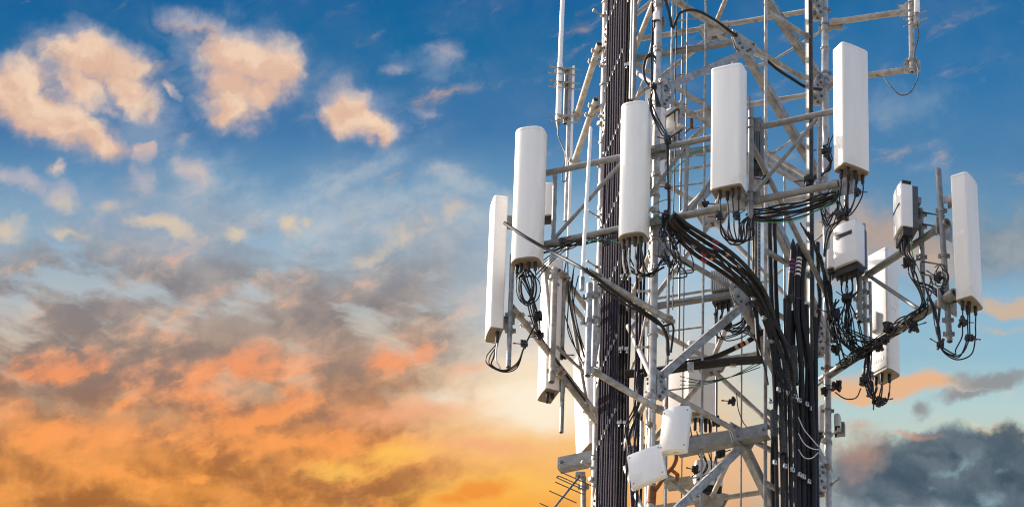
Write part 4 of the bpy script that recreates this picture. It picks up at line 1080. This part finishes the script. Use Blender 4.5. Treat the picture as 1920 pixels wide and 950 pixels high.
# braided sleeves and clamps on the bundle
for (x, y0, y1) in ((1472, 640, 730), (1488, 650, 720), (1449, 770, 820), (1466, 790, 850)):
    Y = YF(x, OFF + .055); w = [P(x, y0, Y), P(x + (y1 - y0) * .02, (y0 + y1) / 2, Y), P(x + (y1 - y0) * .05, y1, Y)]
    t = thing('braided_sleeve', {1472: 'longest black mesh sleeve at the top left of the right bundle', 1488: 'black mesh sleeve right of the longest one on the right bundle', 1449: 'black mesh sleeve beside the pale flat rail near the bottom', 1466: 'lowest black mesh sleeve on the right bundle'}[x], 'cable sleeve', w[-1])
    MB().tube(w, .031, 12).build('sleeve', 'tape', t)
    L = (w[-1] - w[0]).length; u, v = frame(w[-1] - w[0]); h = MB()
    for ph in range(3):
        h.tube([mid(w[0], w[-1], k / 40) + (u * math.cos(k * .9 + ph * 2.1) + v * math.sin(k * .9 + ph * 2.1)) * .0325 for k in range(41)], .0035, 4)
    h.build('braid', 'dgrey', t)
CLIPLAB = 'square black and silver clamp on the thick right bundle'
def bundle_clip(x, y, s=1.0):
    Y = YF(x, OFF + .09); c = P(x, y, Y); f = crn
    t = MB(); t.box(c, crd * .020 * s, f * .010, Z3 * .022 * s, .003)
    e = MB(); e.box(c + f * .0102, crd * .009 * s, f * .002, Z3 * .010 * s); e.tube([c + crd * .03, c + crd * .03 + Z3 * .001 - f * .03], .008, 6)
    tag(t.build('cable_clamp', 'bright', base=c, extra=(e, 'dark')), CLIPLAB, 'cable clamp', 'clamps on the thick right bundle')
for (x, y) in ((1444, 751), (1460, 730), (1477, 736), (1490, 743), (1499, 750), (1513, 757), (1522, 766), (1453, 866), (1472, 873), (1486, 880), (1500, 889), (1507, 893), (1517, 902), (1526, 908)): bundle_clip(x, y)
for (x, y, s_) in ((1300, 462, 1.), (1338, 480, 1.1), (1384, 500, .9), (1372, 540, 1.), (1412, 560, .8), (1432, 596, .9), (1446, 640, .8)):
    Y = YF(x, OFF + .09); c = P(x, y, Y); b = MB(); b.box(c, crd * .018 * s_, crn * .012, Z3 * .020 * s_, .003); b.tube([c - crd * .03, c + crd * .045 + Z3 * .02], .0055, 6)
    tag(b.build('cable_clamp', 'galvd', base=c), 'small dull metal clip on the arching black cables', 'cable clamp', 'clips on the arching black cables')
for i in range(6):
    Y = YF(1340, OFF + .07)
    cable('jumper_cable', 'thin black cable riding along the arching thick cables', 'thin cables along the arching thick cables', [(1262 + 3 * i, 412 + 5 * i, LC_.y - .3), (1296 + 5 * i, 446 + 5 * i, YF(1300, OFF + .06)), (1345 + 5 * i + random.uniform(-4, 4), 482 + random.uniform(-14, 22), Y), (1396, 520 + random.uniform(-8, 26), YF(1396, OFF + .06)), (1432 + random.uniform(-6, 6), 590, YF(1430, OFF + .06)), (1450 + 3 * i, 690, YF(1450, OFF + .05)), (1452 + 9 * i, 760, YF(1460, OFF + .06))], .0075)
# clips with yellow on the arc, ring cable inside the tower
zr = P(1310, 694, 41.9).z
rp_ = [PZ(1172, 703, zr), PZ(1230, 699, zr), PZ(1300, 688, zr), PZ(1370, 680, zr), PZ(1430, 676, zr)]
for k in range(3):
    w = smooth([p + Vector((0, -.05 * k, -.02 * k)) for p in rp_], 6)
    tag(MB().tube(w, .030, 10).build('power_cable', 'black', base=w[0]), 'thick black cable lying level across the inside of the tower', 'cable', 'level black cables inside the tower')
for px in (1295, 1375):
    c = P(px, 688 if px < 1300 else 678, 41.72); b = MB(); b.box(c, X3 * .030, Vector((0, .012, 0)), Z3 * .055, .004)
    tag(b.build('cable_clamp', 'bright', base=c), ('left' if px < 1300 else 'right') + '-hand silver clamp on the level black cables inside the tower', 'cable clamp')
cable('power_cable', 'black cable with orange and white rings climbing to the rack inside the tower', None, [(1270, 682, 42.2), (1330, 672, 42.15), (1390, 646, 42.1), (1440, 616, 42.1)], .026, bands=((.66, 'orange'), (.69, 'white'), (.72, 'orange'), (.75, 'white'), (.63, 'white')))
cable('power_cable', 'long black cable curving along the top right face girt', None, [(1236, -40, 41.2), (1254, 22, 41.15), (1262, 52, 41.2), (1275, 25, 41.3), (1305, 20, 41.5), (1340, 38, 41.7), (1382, 68, 41.9)], .014)
cable('power_cable', 'black cable drooping from the white rail to the right leg at the top', None, [(1436, 112, YF(1436, .1)), (1460, 132, YF(1460, .1)), (1485, 148, YF(1485, .1)), (1512, 164, YF(1512, .1)), (1540, 168, YF(1540, .1))], .016)
cable('conduit_hose', 'long black hose slanting from the leftmost panel to the near leg', None, [(946, 418, 40.75), (985, 444, 40.6), (1040, 475, 40.5), (1100, 508, S1[0].y - .04), (1150, 545, S1[0].y + .2), (1200, 580, LC_.y - .32), (1235, 604, LC_.y - .18), (1250, 630, LC_.y - .12), (1253, 665, LC_.y - .1)], .017)
cable('conduit_hose', 'thinner black hose under the slanting grey arm', None, [(1120, 530, S1[0].y + .06), (1160, 562, S1[0].y + .25), (1205, 588, LC_.y - .3), (1240, 610, LC_.y - .16), (1262, 610, LC_.y - .14), (1258, 660, LC_.y - .1)], .011)
for i, (x, y0, y1) in enumerate(((1413, 395, 470), (1443, 408, 470), (1452, 412, 470))):
    Y = YF(x, .05); cable('power_cable', 'short black cable stub hanging beside the slotted strut', 'black stubs beside the slotted strut', [(x, y0, Y), (x, (y0 + y1) / 2, Y), (x + 1, y1, Y), (x + 3, y1 + 80, Y), (x + 10, y1 + 200, Y)], .022)
cable('power_cable', 'thick black cable hanging behind the channel rail near the right leg', None, [(1533, 455, LR_.y - .1), (1534, 520, LR_.y - .1), (1537, 570, LR_.y - .1), (1530, 640, LR_.y - .2)], .022, bands=((.35, 'white'), (.40, 'white')))

# ------------------------------------------------------------------ thin jumper cables
def J(lab, grp, pts, r=.0075, m='black', jx=0, jY=0, k=6):
    r *= .92
    w = []
    for q in pts:
        if isinstance(q, Vector): w.append(q)
        else: w.append(P(q[0] + random.uniform(-jx, jx), q[1] + random.uniform(-jx, jx), q[2] + random.uniform(-jY, jY)))
    w = smooth(w, k)
    return tag(MB().tube(w, r, 7).build('jumper_cable', m, base=w[0]), lab, 'cable', grp)
# under the left front panel
Y1 = fm[0].y - .12
for i in range(7):
    c = PAN['p1']['c'][i % 4]; cx, cy = 990 + random.uniform(-6, 6), 538 + random.uniform(-6, 8); rx, ry = random.uniform(10, 19), random.uniform(26, 40)
    a0_ = -2.2 + random.uniform(-.3, .3); sgn = random.choice((-1, 1))
    pts = [c, c - Z3 * .06] + [(cx + rx * math.cos(a0_ + sgn * q * .75), cy + ry * math.sin(a0_ + sgn * q * .75), Y1 + .012 * i + q * .01) for q in range(0, 9)] + [(1009, 590, Y1 + .2), (1013, 628, along(*A1, 1013).y - .06)]
    J('thin black jumper cable coiled below the left front panel', 'coiled jumpers of the left front panel', pts, .0065)
for i in range(4):
    J('thin black cable dropping from the coil onto the cream arm', 'cables from the coil onto the cream arm', [(990 + 4 * i, 570, Y1 + .1), (998 + 3 * i, 605, Y1 + .2), (1012, 630, along(*A1, 1013).y - .05), (1035 + 2 * i, 662 + 3 * i, along(*A1, 1035).y - .06), (1062, 697 + 3 * i, along(*A1, 1062).y - .05), (1098, 742 + 3 * i, along(*A1, 1098).y - .05)], .0075, jx=1.5)
# under the leftmost panel
Y5 = A1[0].y - .12
for i in range(3):
    c = PAN['p5']['c'][i % 2]
    J('thin dark cable looping under the leftmost panel', 'jumpers looping under the leftmost panel', [c, (926 - 7 * i, 668, Y5), (922 - 3 * i, 684, Y5), (945, 694 + i * 1.5, Y5), (970, 680 + 4 * i, Y5), (983, 650, Y5 + .02), (1000, 615, Y5 + .1), (1010, 596, Y5 + .15)], .0065 if i else .009)
J('cable with white chequered sleeve under the leftmost panel', None, [PAN['p5']['c'][0], (930, 672, Y5 - .03), (938, 690, Y5 - .03)], .0095, 'wire')
# second panel
Y2 = fm[1].y - .14
for i in range(8):
    c = PAN['p2']['c'][i % 4]
    tgt = [(1246, 500, LC_.y - .12), (1250, 480, LC_.y - .12), (1160, 540, Y2 + .3), (1240, 486, LC_.y - .1)][i % 4]
    px0 = PX(c)[0]
    J('black jumper cable looping below the second front panel', 'jumpers looping below the second front panel', [c, (px0 + 2, 480, Y2), (px0 + random.uniform(2, 14), 500 + random.uniform(0, 14), Y2), ((px0 + tgt[0]) / 2 + 4, 512 + random.uniform(-4, 6), (Y2 + tgt[2]) / 2), tgt], .0075, jx=2)
for i in range(3):
    c = PAN['p2']['c'][i]; px0 = PX(c)[0]
    J('pale cable sleeve below the second front panel', 'pale sleeves below the second front panel', [c, (px0 - 1, 490, Y2 - .02), (px0 + 3, 512, Y2)], .010, 'wire')
# middle panel
Y3 = fm[2].y - .2
for i in range(9):
    c = PAN['p3']['c'][i % 6]; px0 = PX(c)[0]; ex = 1372 + 3 * i
    J('black jumper cable hanging in a loop below the middle panel', 'jumpers hanging below the middle panel', [c, (px0 + 1, 402, Y3), (px0 + 4, 425 + 2 * i, Y3 + .05), ((px0 + ex) / 2 + 8, 454 + random.uniform(-8, 6), Y3 + .1), (ex + 14, 446, Y3 + .12), (ex + 16, 420, Y3 + .16), (1410, 400, Y3 + .2)], .0075, jx=2)
# highest panel
Y4 = PAN['p4']['c'][2].y
for i in range(8):
    c = PAN['p4']['c'][i % 6]; px0 = PX(c)[0]
    J('black jumper cable looping under the highest panel', 'jumpers looping under the highest panel', [c, (px0, 352, Y4), (px0 - 3, 375, Y4), (1590 - 2 * i + (px0 - 1590) * .5, 405 + random.uniform(-8, 6), Y4 + .05), (1575 - i, 402, Y4 + .1), (1570, 380, Y4 + .15), (1563, 366, Y4 + .2)], .0075, jx=1.5)
for i in range(3):
    J('black cable falling from the highest panel towards the slotted radio', 'cables between highest panel and slotted radio', [(1582 + 3 * i, 408, Y4 + .05), (1565 - 4 * i, 425, Y4 + .1), (1553 - 3 * i, 445 + 4 * i, Y4 + .2), (1545, 480, Y4 + .25)], .008, jx=2)
# along the lower front rail, right half
for i in range(10):
    dy = 14 + i * 2.2
    pts = []
    for x in (1566, 1535, 1500, 1465, 1430, 1400):
        q = along(FLa, FLe, x); y = PX(q)[1]
        sag = math.sin((1566 - x) / 166 * math.pi) * (6 + i * 1.6)
        pts.append((x, y + dy + sag * .8, q.y + .03 + .02 * (i % 3)))
    pts = [(1572, 366 - i, pts[0][2] - .05)] + pts
    J('black cable slung under the right half of the lower front rail', 'cables under the right half of the front rail', pts, .008 if i % 3 else .0105, 'green' if i == 9 else 'black', jx=2.5, jY=.03) if i < 9 else \
        J('green earth wire slung under the right half of the lower front rail', None, pts, .005, 'green', jx=2.5)
for i in range(5):
    pts = [(x, PX(along(FLa, FLe, x))[1] + 10 + 5 * math.sin(x * .05 + i), along(FLa, FLe, x).y - .04) for x in (1006, 1035, 1065, 1095, 1125, 1155, 1200)]
    J('black cable tied along the left half of the lower front rail', 'cables along the left half of the front rail', pts, .007, jx=3, jY=.02)
J('green earth wire on the left half of the lower front rail', None, [(1090, 453, FLa.y - .3), (1115, 450, FLa.y - .32), (1140, 449, FLa.y - .35), (1160, 455, FLa.y - .35)], .0055, 'green')
# the tangle where the front frame meets the near leg
Yc = LC_.y - .2
for i in range(15):
    x0, y0 = random.uniform(1232, 1262), random.uniform(395, 430); x1, y1 = random.uniform(1240, 1300), random.uniform(430, 520)
    J('black cable in the tangle where the front rail crosses the near leg', 'tangle at the near leg', [(x0, y0, Yc), ((x0 + x1) / 2 + random.uniform(-22, 22), (y0 + y1) / 2 + random.uniform(5, 28), Yc - random.uniform(0, .12)), (x1 + random.uniform(-12, 12), y1 + random.uniform(-10, 14), Yc - random.uniform(-.1, .1)), (x1 + random.uniform(-25, 12), y1 + random.uniform(-20, 18), Yc)], random.choice((.006, .0075, .010)), jx=3)
for i in range(3):
    J('black cable hanging down the near leg past the white box and front rails', 'black cables down the near leg', [(1214 + i * 3, 185, Yc), (1222 + 4 * i, 215, Yc - .05), (1240 + 4 * i, 250, Yc - .1), (1250 + 2 * i, 262, Yc - .12), (1253, 320, Yc - .1), (1254 - i, 380, Yc - .1), (1250 + i, 430, Yc - .08)], .008, jx=1.5)
for i in range(4):
    cx, cy, rx, ry = 1219 + random.uniform(-3, 3), 132, random.uniform(12, 19), random.uniform(24, 32)
    J('black cable coiled in an upright ring above the second panel', 'upright coil above the second panel', [(cx + rx * math.cos(q * .7 + 1.8), cy + ry * math.sin(q * .7 + 1.8), LC_.y - .08 + .01 * q) for q in range(0, 10)] + [(1226, 165, LC_.y - .1), (1230 + 3 * i, 200, LC_.y - .15)], .0075)
for i, pts in enumerate(([(1210, 410, Yc), (1225, 385, Yc), (1250, 374, Yc), (1262, 376, Yc)], [(1256, 320, Yc + .1), (1270, 292, Yc + .3), (1300, 285, Yc + .4), (1330, 272, Yc + .4)], [(1252, 350, Yc), (1262, 322, Yc), (1285, 300, Yc + .1), (1320, 276, Yc + .2)], [(1212, 402, Yc), (1224, 410, Yc), (1250, 408, Yc), (1266, 398, Yc)], [(1305, 376, Yc + .1), (1309, 385, Yc + .1), (1308, 395, Yc + .1)])):
    J('green earth wire looping beside the near leg under the upper front rail', 'green earth wires beside the near leg', pts, .005, 'green')
# under the curved cables, at the finned radio
for i in range(9):
    c = PAN['r5']['c'][i % 6]; px0 = PX(c)[0]; Yd = YF(1350, -.3)
    J('thin black cable looping below the grey finned radio', 'jumpers of the grey finned radio', [c, (px0 - 4, 592 + 3 * i, Yd), (px0 + 8, 612 + 3 * i, Yd), (1385 + 2 * i, 606 + 2 * i, Yd + .05), (1398 + 2 * i, 580, Yd + .1), (1394, 556, Yd + .1)], .0065, jx=3)
for i in range(2): J('black cable arching from the finned radio to the white rail', 'cables from finned radio to white rail', [(1375, 615 + 6 * i, 41.9), (1398, 616 + 8 * i, 41.8), (1418, 640, 41.7), (1434, 690, 41.6), (1440, 720, 41.5)], .010)
# upright spray of cables on the right leg below the slotted radio
Yr = LR_.y - .45
for i in range(8):
    c = PAN['r1']['c'][i]; px0 = PX(c)[0]
    J('black jumper hanging from the slotted white radio', 'jumpers of the slotted radio', [c, (px0, 545, Yr), (1588 + (px0 - 1590) * .4, 566, Yr), (1575 + 5 * i, 600, Yr + .02), (1578 + 6 * i, 640 + 3 * (i % 3), Yr), (1600 + 4 * i, 655, Yr)], .0075, jx=2)
for i in range(20):
    x0, y0 = random.uniform(1556, 1598), random.uniform(560, 605); x1 = random.uniform(1600, 1672); y1 = PX(along(RLa, RLe, x1))[1] - 4
    sag = random.uniform(14, 62); Yv = Yr - random.uniform(0, .15)
    J('black cable in the drooping tangle right of the right leg', 'tangle right of the right leg', [(x0, y0, Yr), (x0 + random.uniform(-14, 4), y0 + sag * .6, Yv), (x0 * .65 + x1 * .35 + random.uniform(-8, 4), max(y0, y1 - 25) + sag, Yv), (x0 * .3 + x1 * .7, y1 + sag * .35, Yv), (x1, y1, along(RLa, RLe, x1).y - .05)], random.choice((.006, .0075, .0085)), jx=2)
for i in range(9):
    x0 = 1520 + random.uniform(-12, 18)
    J('black cable bending down past the channel rail to the right leg', 'cables bending past the channel rail', [(1500 + i * 3, 420 + 3 * i, Yr - .1), (1520 + 2 * i, 448 + 4 * i, Yr - .08), (1540 + i, 490 + 4 * i, Yr), (1548 + i, 540, Yr), (1556 + i, 600, Yr), (1560 + 2 * i, 640, Yr)], .0085, jx=3, jY=.05)
for i in range(6):
    J('thin black cable hanging by the right leg under the front rail', 'thin cables by the right leg under the front rail', [(1556, 350 + 6 * i, LR_.y - .35), (1546 - 2 * i, 375, LR_.y - .35), (1552, 410 + 4 * i, LR_.y - .3), (1566, 395, LR_.y - .35)], .0065, jx=6)
for i in range(5):
    J('thin black cable bunched on the mast behind the highest panel', 'thin cables behind the highest panel', [(1556 + random.uniform(-2, 8), 250 + 8 * i, LR_.y - .3), (1548 + random.uniform(-4, 8), 275 + 4 * i, LR_.y - .33), (1558, 300 + 5 * i, LR_.y - .3), (1540 - 3 * i, 330, LR_.y - .35), (1520, 335 + random.uniform(-8, 8), LR_.y - .4)], .0075, jx=2)
Y6 = RLe.y - .14
# along the lower rail of the right frame
for i in range(7):
    pts = []
    for x in (1570, 1600, 1630, 1660, 1690, 1715, 1735):
        q = along(RLa, RLe, x); y = PX(q)[1]; pts.append((x, y - 4 + 8 * math.sin(x * .033 + i * .9) - (x - 1640) * .02 * (i - 4), q.y - .05 - .02 * (i % 3)))
    pts += [(1742 + i, 560 - 6 * i, pts[-1][2] - .03), (1738 + 3 * i, 530 - 3 * i, mR.y - .05)] if i % 2 else [(1745, 575, pts[-1][2]), (1757, 610, RLe.y - .1), (1762, 645, RLe.y - .12)]
    J('black cable winding along the lower right rail', 'cables along the lower right rail', pts, random.choice((.006, .008)), jx=4.5, jY=.02)
for i in range(7):
    c = PAN['r2']['c'][i]; px0 = PX(c)[0]; Yq = PAN['r2']['c'][i].y
    J('black jumper trailing down from the small far right radio', 'jumpers of the far right radio', [c, (px0 + 2, 474, Yq), (1702 + 2 * i, 492, Yq)] + ([(1707 + 4 * i, 515, Yq), (1724 + 3 * i, 545 + 4 * i, Yq - .05), (1728 + 2 * i, 572, Yq - .1), (1716 - 5 * i, 590, Yq - .15), (1690 - 6 * i, 605 + 2 * i, along(RLa, RLe, 1690).y - .06)] if i < 4 else [(1716, 505 + 4 * i, Yq), (1738, 512 + 5 * i, Yq), (1757, 525 + 5 * i, Yq + .02), (1762, 560 + 3 * i, Yq + .05), (1758, 600 + 3 * i, Y6 + .05)]), .0078, jx=3)
Y6 = RLe.y - .14
for i in range(4):
    c = PAN['p6']['c'][i]; px0 = PX(c)[0]
    J('black jumper looping below the far right panel', 'jumpers looping below the far right panel', [c, (px0, 612, Y6), (px0 - 1, 632, Y6), (px0 - 12 + i, 655 + 3 * i, Y6), (1790 + 2 * i, 664 + 3.5 * i, Y6), (1772, 655 + 3 * i, Y6), (1763, 646, Y6), (1757 + i, 620, Y6), (1755 - i * 2, 585, Y6 + .05), (1738 - 3 * i, 545 - 8 * i, Y6 + .1)], .0078, jx=1)
for i in range(6):
    cx, cy = 1762, 520; rx, ry = random.uniform(6, 20), random.uniform(10, 28)
    J('thin wire loop on the mast beside the far right panel', 'wire loops beside the far right panel', [(cx + rx * math.cos(q * .9 + i), cy + ry * math.sin(q * .9 + i), mR6.y - .06) for q in range(6)], .005, 'wire' if i == 2 else 'black')
J('green earth wire down the inner far right mast', None, [(1708, 448, mR.y - .3), (1712, 480, mR.y - .2), (1728, 520, mR.y - .06), (1733, 560, mR.y - .05)], .005, 'green')
# lower right panel
Y7 = LR_.y - .55
for i in range(7):
    c = PAN['p7']['c'][i % 3]; px0 = PX(c)[0]
    J('black jumper looping from the lower right panel up to the rail', 'jumpers of the lower right panel', [c, (px0, 730, Y7), (px0 - 6, 750 + random.uniform(0, 6), Y7), (1650 - 2 * i, 752 + 2 * i - (i % 2) * 8, Y7), (1630 + i, 742 - 4 * i, Y7), (1622 + i * 2, 712, Y7), (1620 + i * 2, 690, Y7), (1624 + 2 * i, 650, Y7 + .1)], .0078, jx=2)
J('black cable sagging from the right leg to the lower right panel', None, [(1566, 735, LR_.y - .1), (1585, 747, LR_.y - .2), (1605, 745, LR_.y - .3), (1614, 728, LR_.y - .5)], .0075)
J('cable looping below the upper right outrigger mast', None, [(1720, 44, tm.y - .05), (1722, 70, tm.y - .05), (1714, 103, tm.y - .06), (1718, 118, tm.y - .06), (1722, 140, tm.y - .06), (1708, 172, tm.y - .06), (1688, 178, tm.y - .03), (1668, 160, tm.y), (1655, 144, tm.y + .05), (1632, 143, tm.y + .2)], .0075, 'dgrey')
J('thin cable dropping from the upper left whip', None, [(1046, 235, YW), (1047, 255, YW), (1056, 278, YW), (1060, 292, YW - .05), (1054, 325, YW - .1), (1055, 340, YW - .1), (1062, 335, YW - .1), (1066, 295, YW)], .007, 'dgrey')
for i in range(5):
    J('thin dark cable strung between the cream frame pipes at left', 'thin cables between the left frame pipes', [(1062 + 6 * i, 480 + 9 * i, LL_.y - .8), (1058 + 4 * i, 560, LL_.y - .7), (1066 + 5 * i, 620, LL_.y - .6), (1086 + 3 * i, 668, LL_.y - .5), (1100, 690, LL_.y - .6)], .0065, jx=6)
for i in range(4):
    J('thin cable crossing from left frame up to the front rail', 'thin cables from left frame to front rail', [(1008, 520 - 8 * i, Y1 + .1), (1040, 490 - 6 * i, Y1 + .3), (1062 + 4 * i, 462, FLa.y - .2), (1090, 450, FLa.y - .3)], .006, jx=4)
for i in range(6):
    J('dark cable hanging in the gap right of the left bundle near the foot', 'cables right of the left bundle near the foot', [(1196 + 2 * i, 700, 41.7), (1188 + 3 * i, 760, 41.65), (1170 + 4 * i, 800 + 8 * i, 41.6), (1178 + 3 * i, 850, 41.6), (1186 + 2 * i, 1010, 41.6)], .0085, jx=4)
for i in range(6):
    J('thin black cable dangling inside the tower by the ladder foot', 'thin cables by the ladder foot', [(1300 + 9 * i, 800 + 8 * i, 42.6), (1304 + 7 * i, 840, 42.6), (1318 + 3 * i, 868 + 4 * i, 42.6), (1302 + 6 * i, 900, 42.6)], .0065, jx=7)
J('thin black wire hanging inside the tower above the cross beam', None, [(1381, 736, 42.2), (1384, 765, 42.2), (1392, 788, 42.2), (1400, 800, 42.2)], .005)
for i in range(3):
    J('thin wire stretched across the tower below the level cables', 'thin wires across the tower', [(1275, 705 + 8 * i, 42.3), (1320, 714 + 3 * i, 42.3), (1370, 706, 42.2), (1425, 688 - 6 * i, 42.0)], .005, 'green' if i == 2 else 'black')
for i in range(3):
    J('white wire looped over the thick right bundle', 'white wires over the thick right bundle', [(1497, 782 + 30 * i, YF(1500, .42)), (1508, 805 + 26 * i, YF(1500, .43)), (1522, 822 + 18 * i, YF(1510, .43)), (1534, 836 + 6 * i, YF(1520, .42))], .0055, 'wire')

# ------------------------------------------------------------------ black cable hangers that bunch the jumpers
def hanger(px, py, Y, s, lab, grp, tip=None, sd=0):
    rnd = random.Random(sd * 7 + int(px)); c = P(px, py, Y); b = MB()
    for k in range(5):
        o = Vector((rnd.uniform(-1, 1), rnd.uniform(-.6, .6), rnd.uniform(-.5, .5))) * .022 * s
        ax = Vector((rnd.uniform(-.5, .5), rnd.uniform(-.4, .4), 1)).normalized()
        b.cyl(c + o, ax, rnd.uniform(.011, .017) * s, rnd.uniform(.05, .085) * s, 8)
    b.box(c, X3 * .03 * s, Vector((0, .022 * s, 0)), Z3 * .014 * s, .003)
    dr = Vector((rnd.uniform(.5, 1) * rnd.choice((-1, 1)), rnd.uniform(-.4, .1), rnd.uniform(-.3, .3))).normalized()
    b.tube([c, c + dr * .085 * s], .005, 6)
    e = None
    if tip: e = MB(); e.tube([c + dr * .075 * s, c + dr * .10 * s], .0075, 6)
    tag(b.build('cable_hanger', 'tape', base=c, extra=(e, tip) if e else None), lab, 'cable hanger', grp)
HL = [('black plastic cable hanger bunching jumpers under a front panel', 'cable hangers under the front panels', [(1348, 405, Y3, 1.1), (1381, 404, Y3, 1.2), (1321, 382, Yc, 1.0), (1252, 262, Yc - .12, 1.1), (1252, 350, Yc - .1, .8), (1250, 402, Yc - .1, 1.0), (1248, 484, Yc, 1.1), (1256, 494, Yc, .9), (1226, 162, LC_.y - .12, 1.0)]),
      ('black plastic cable hanger on the left frame pipes', 'cable hangers on the left frame', [(1010, 592, Y1 + .2, 1.1), (1013, 628, A1[0].y + .4, 1.2), (983, 645, Y5, 1.1), (1054, 664, LL_.y - .7, 1.2), (1054, 452, FLa.y - .2, 1.0), (1138, 455, FLa.y - .35, .9)]),
      ('black plastic cable hanger near the right leg', 'cable hangers near the right leg', [(1576, 403, Y4, 1.3), (1608, 360, Y4, 1.1), (1547, 284, LR_.y - .33, 1.3), (1516, 337, YR0 - .5, 1.5), (1436, 337, YR0 - .2, 1.2), (1588, 560, Yr, 1.6), (1562, 590, Yr, 1.7), (1566, 620, Yr, 1.3), (1567, 654, LR_.y - .1, 1.4), (1568, 724, LR_.y - .1, 1.5), (1546, 733, LR_.y - .1, 1.1), (1480, 560, YF(1480, .4), 1.1)]),
      ('black plastic cable hanger on the right frame', 'cable hangers on the right frame', [(1666, 615, along(RLa, RLe, 1666).y - .1, 1.6), (1646, 648, along(RLa, RLe, 1646).y - .1, 1.6), (1712, 612, along(RLa, RLe, 1712).y - .1, 1.4), (1701, 492, PAN['r2']['c'][0].y, 1.2), (1711, 494, PAN['r2']['c'][0].y, 1.1), (1806, 604, Y6, 1.2), (1763, 646, Y6, 1.2), (1758, 520, mR6.y - .06, 1.3), (1763, 545, mR6.y - .06, 1.0), (1619, 712, Y7, 1.3), (1652, 752, Y7, 1.2), (1822, 633, Y6, .9), (1815, 633, Y6, .9), (1660, 636, along(RLa, RLe, 1660).y - .12, 1.2)]),
      ('black plastic cable hanger inside the tower', 'cable hangers inside the tower', [(1372, 752, 42.2, 1.0), (1342, 790, 42.6, 1.3), (1352, 848, 42.5, 1.4), (1303, 880, 42.6, 1.0), (1366, 610, 41.9, 1.2), (1402, 616, 41.85, .8)])]
for lab, grp, lst in HL:
    for k, (x, y, Y, s_) in enumerate(lst): hanger(x, y, Y, s_, lab, grp, ('red', None, 'red', 'purple')[k % 4], k)
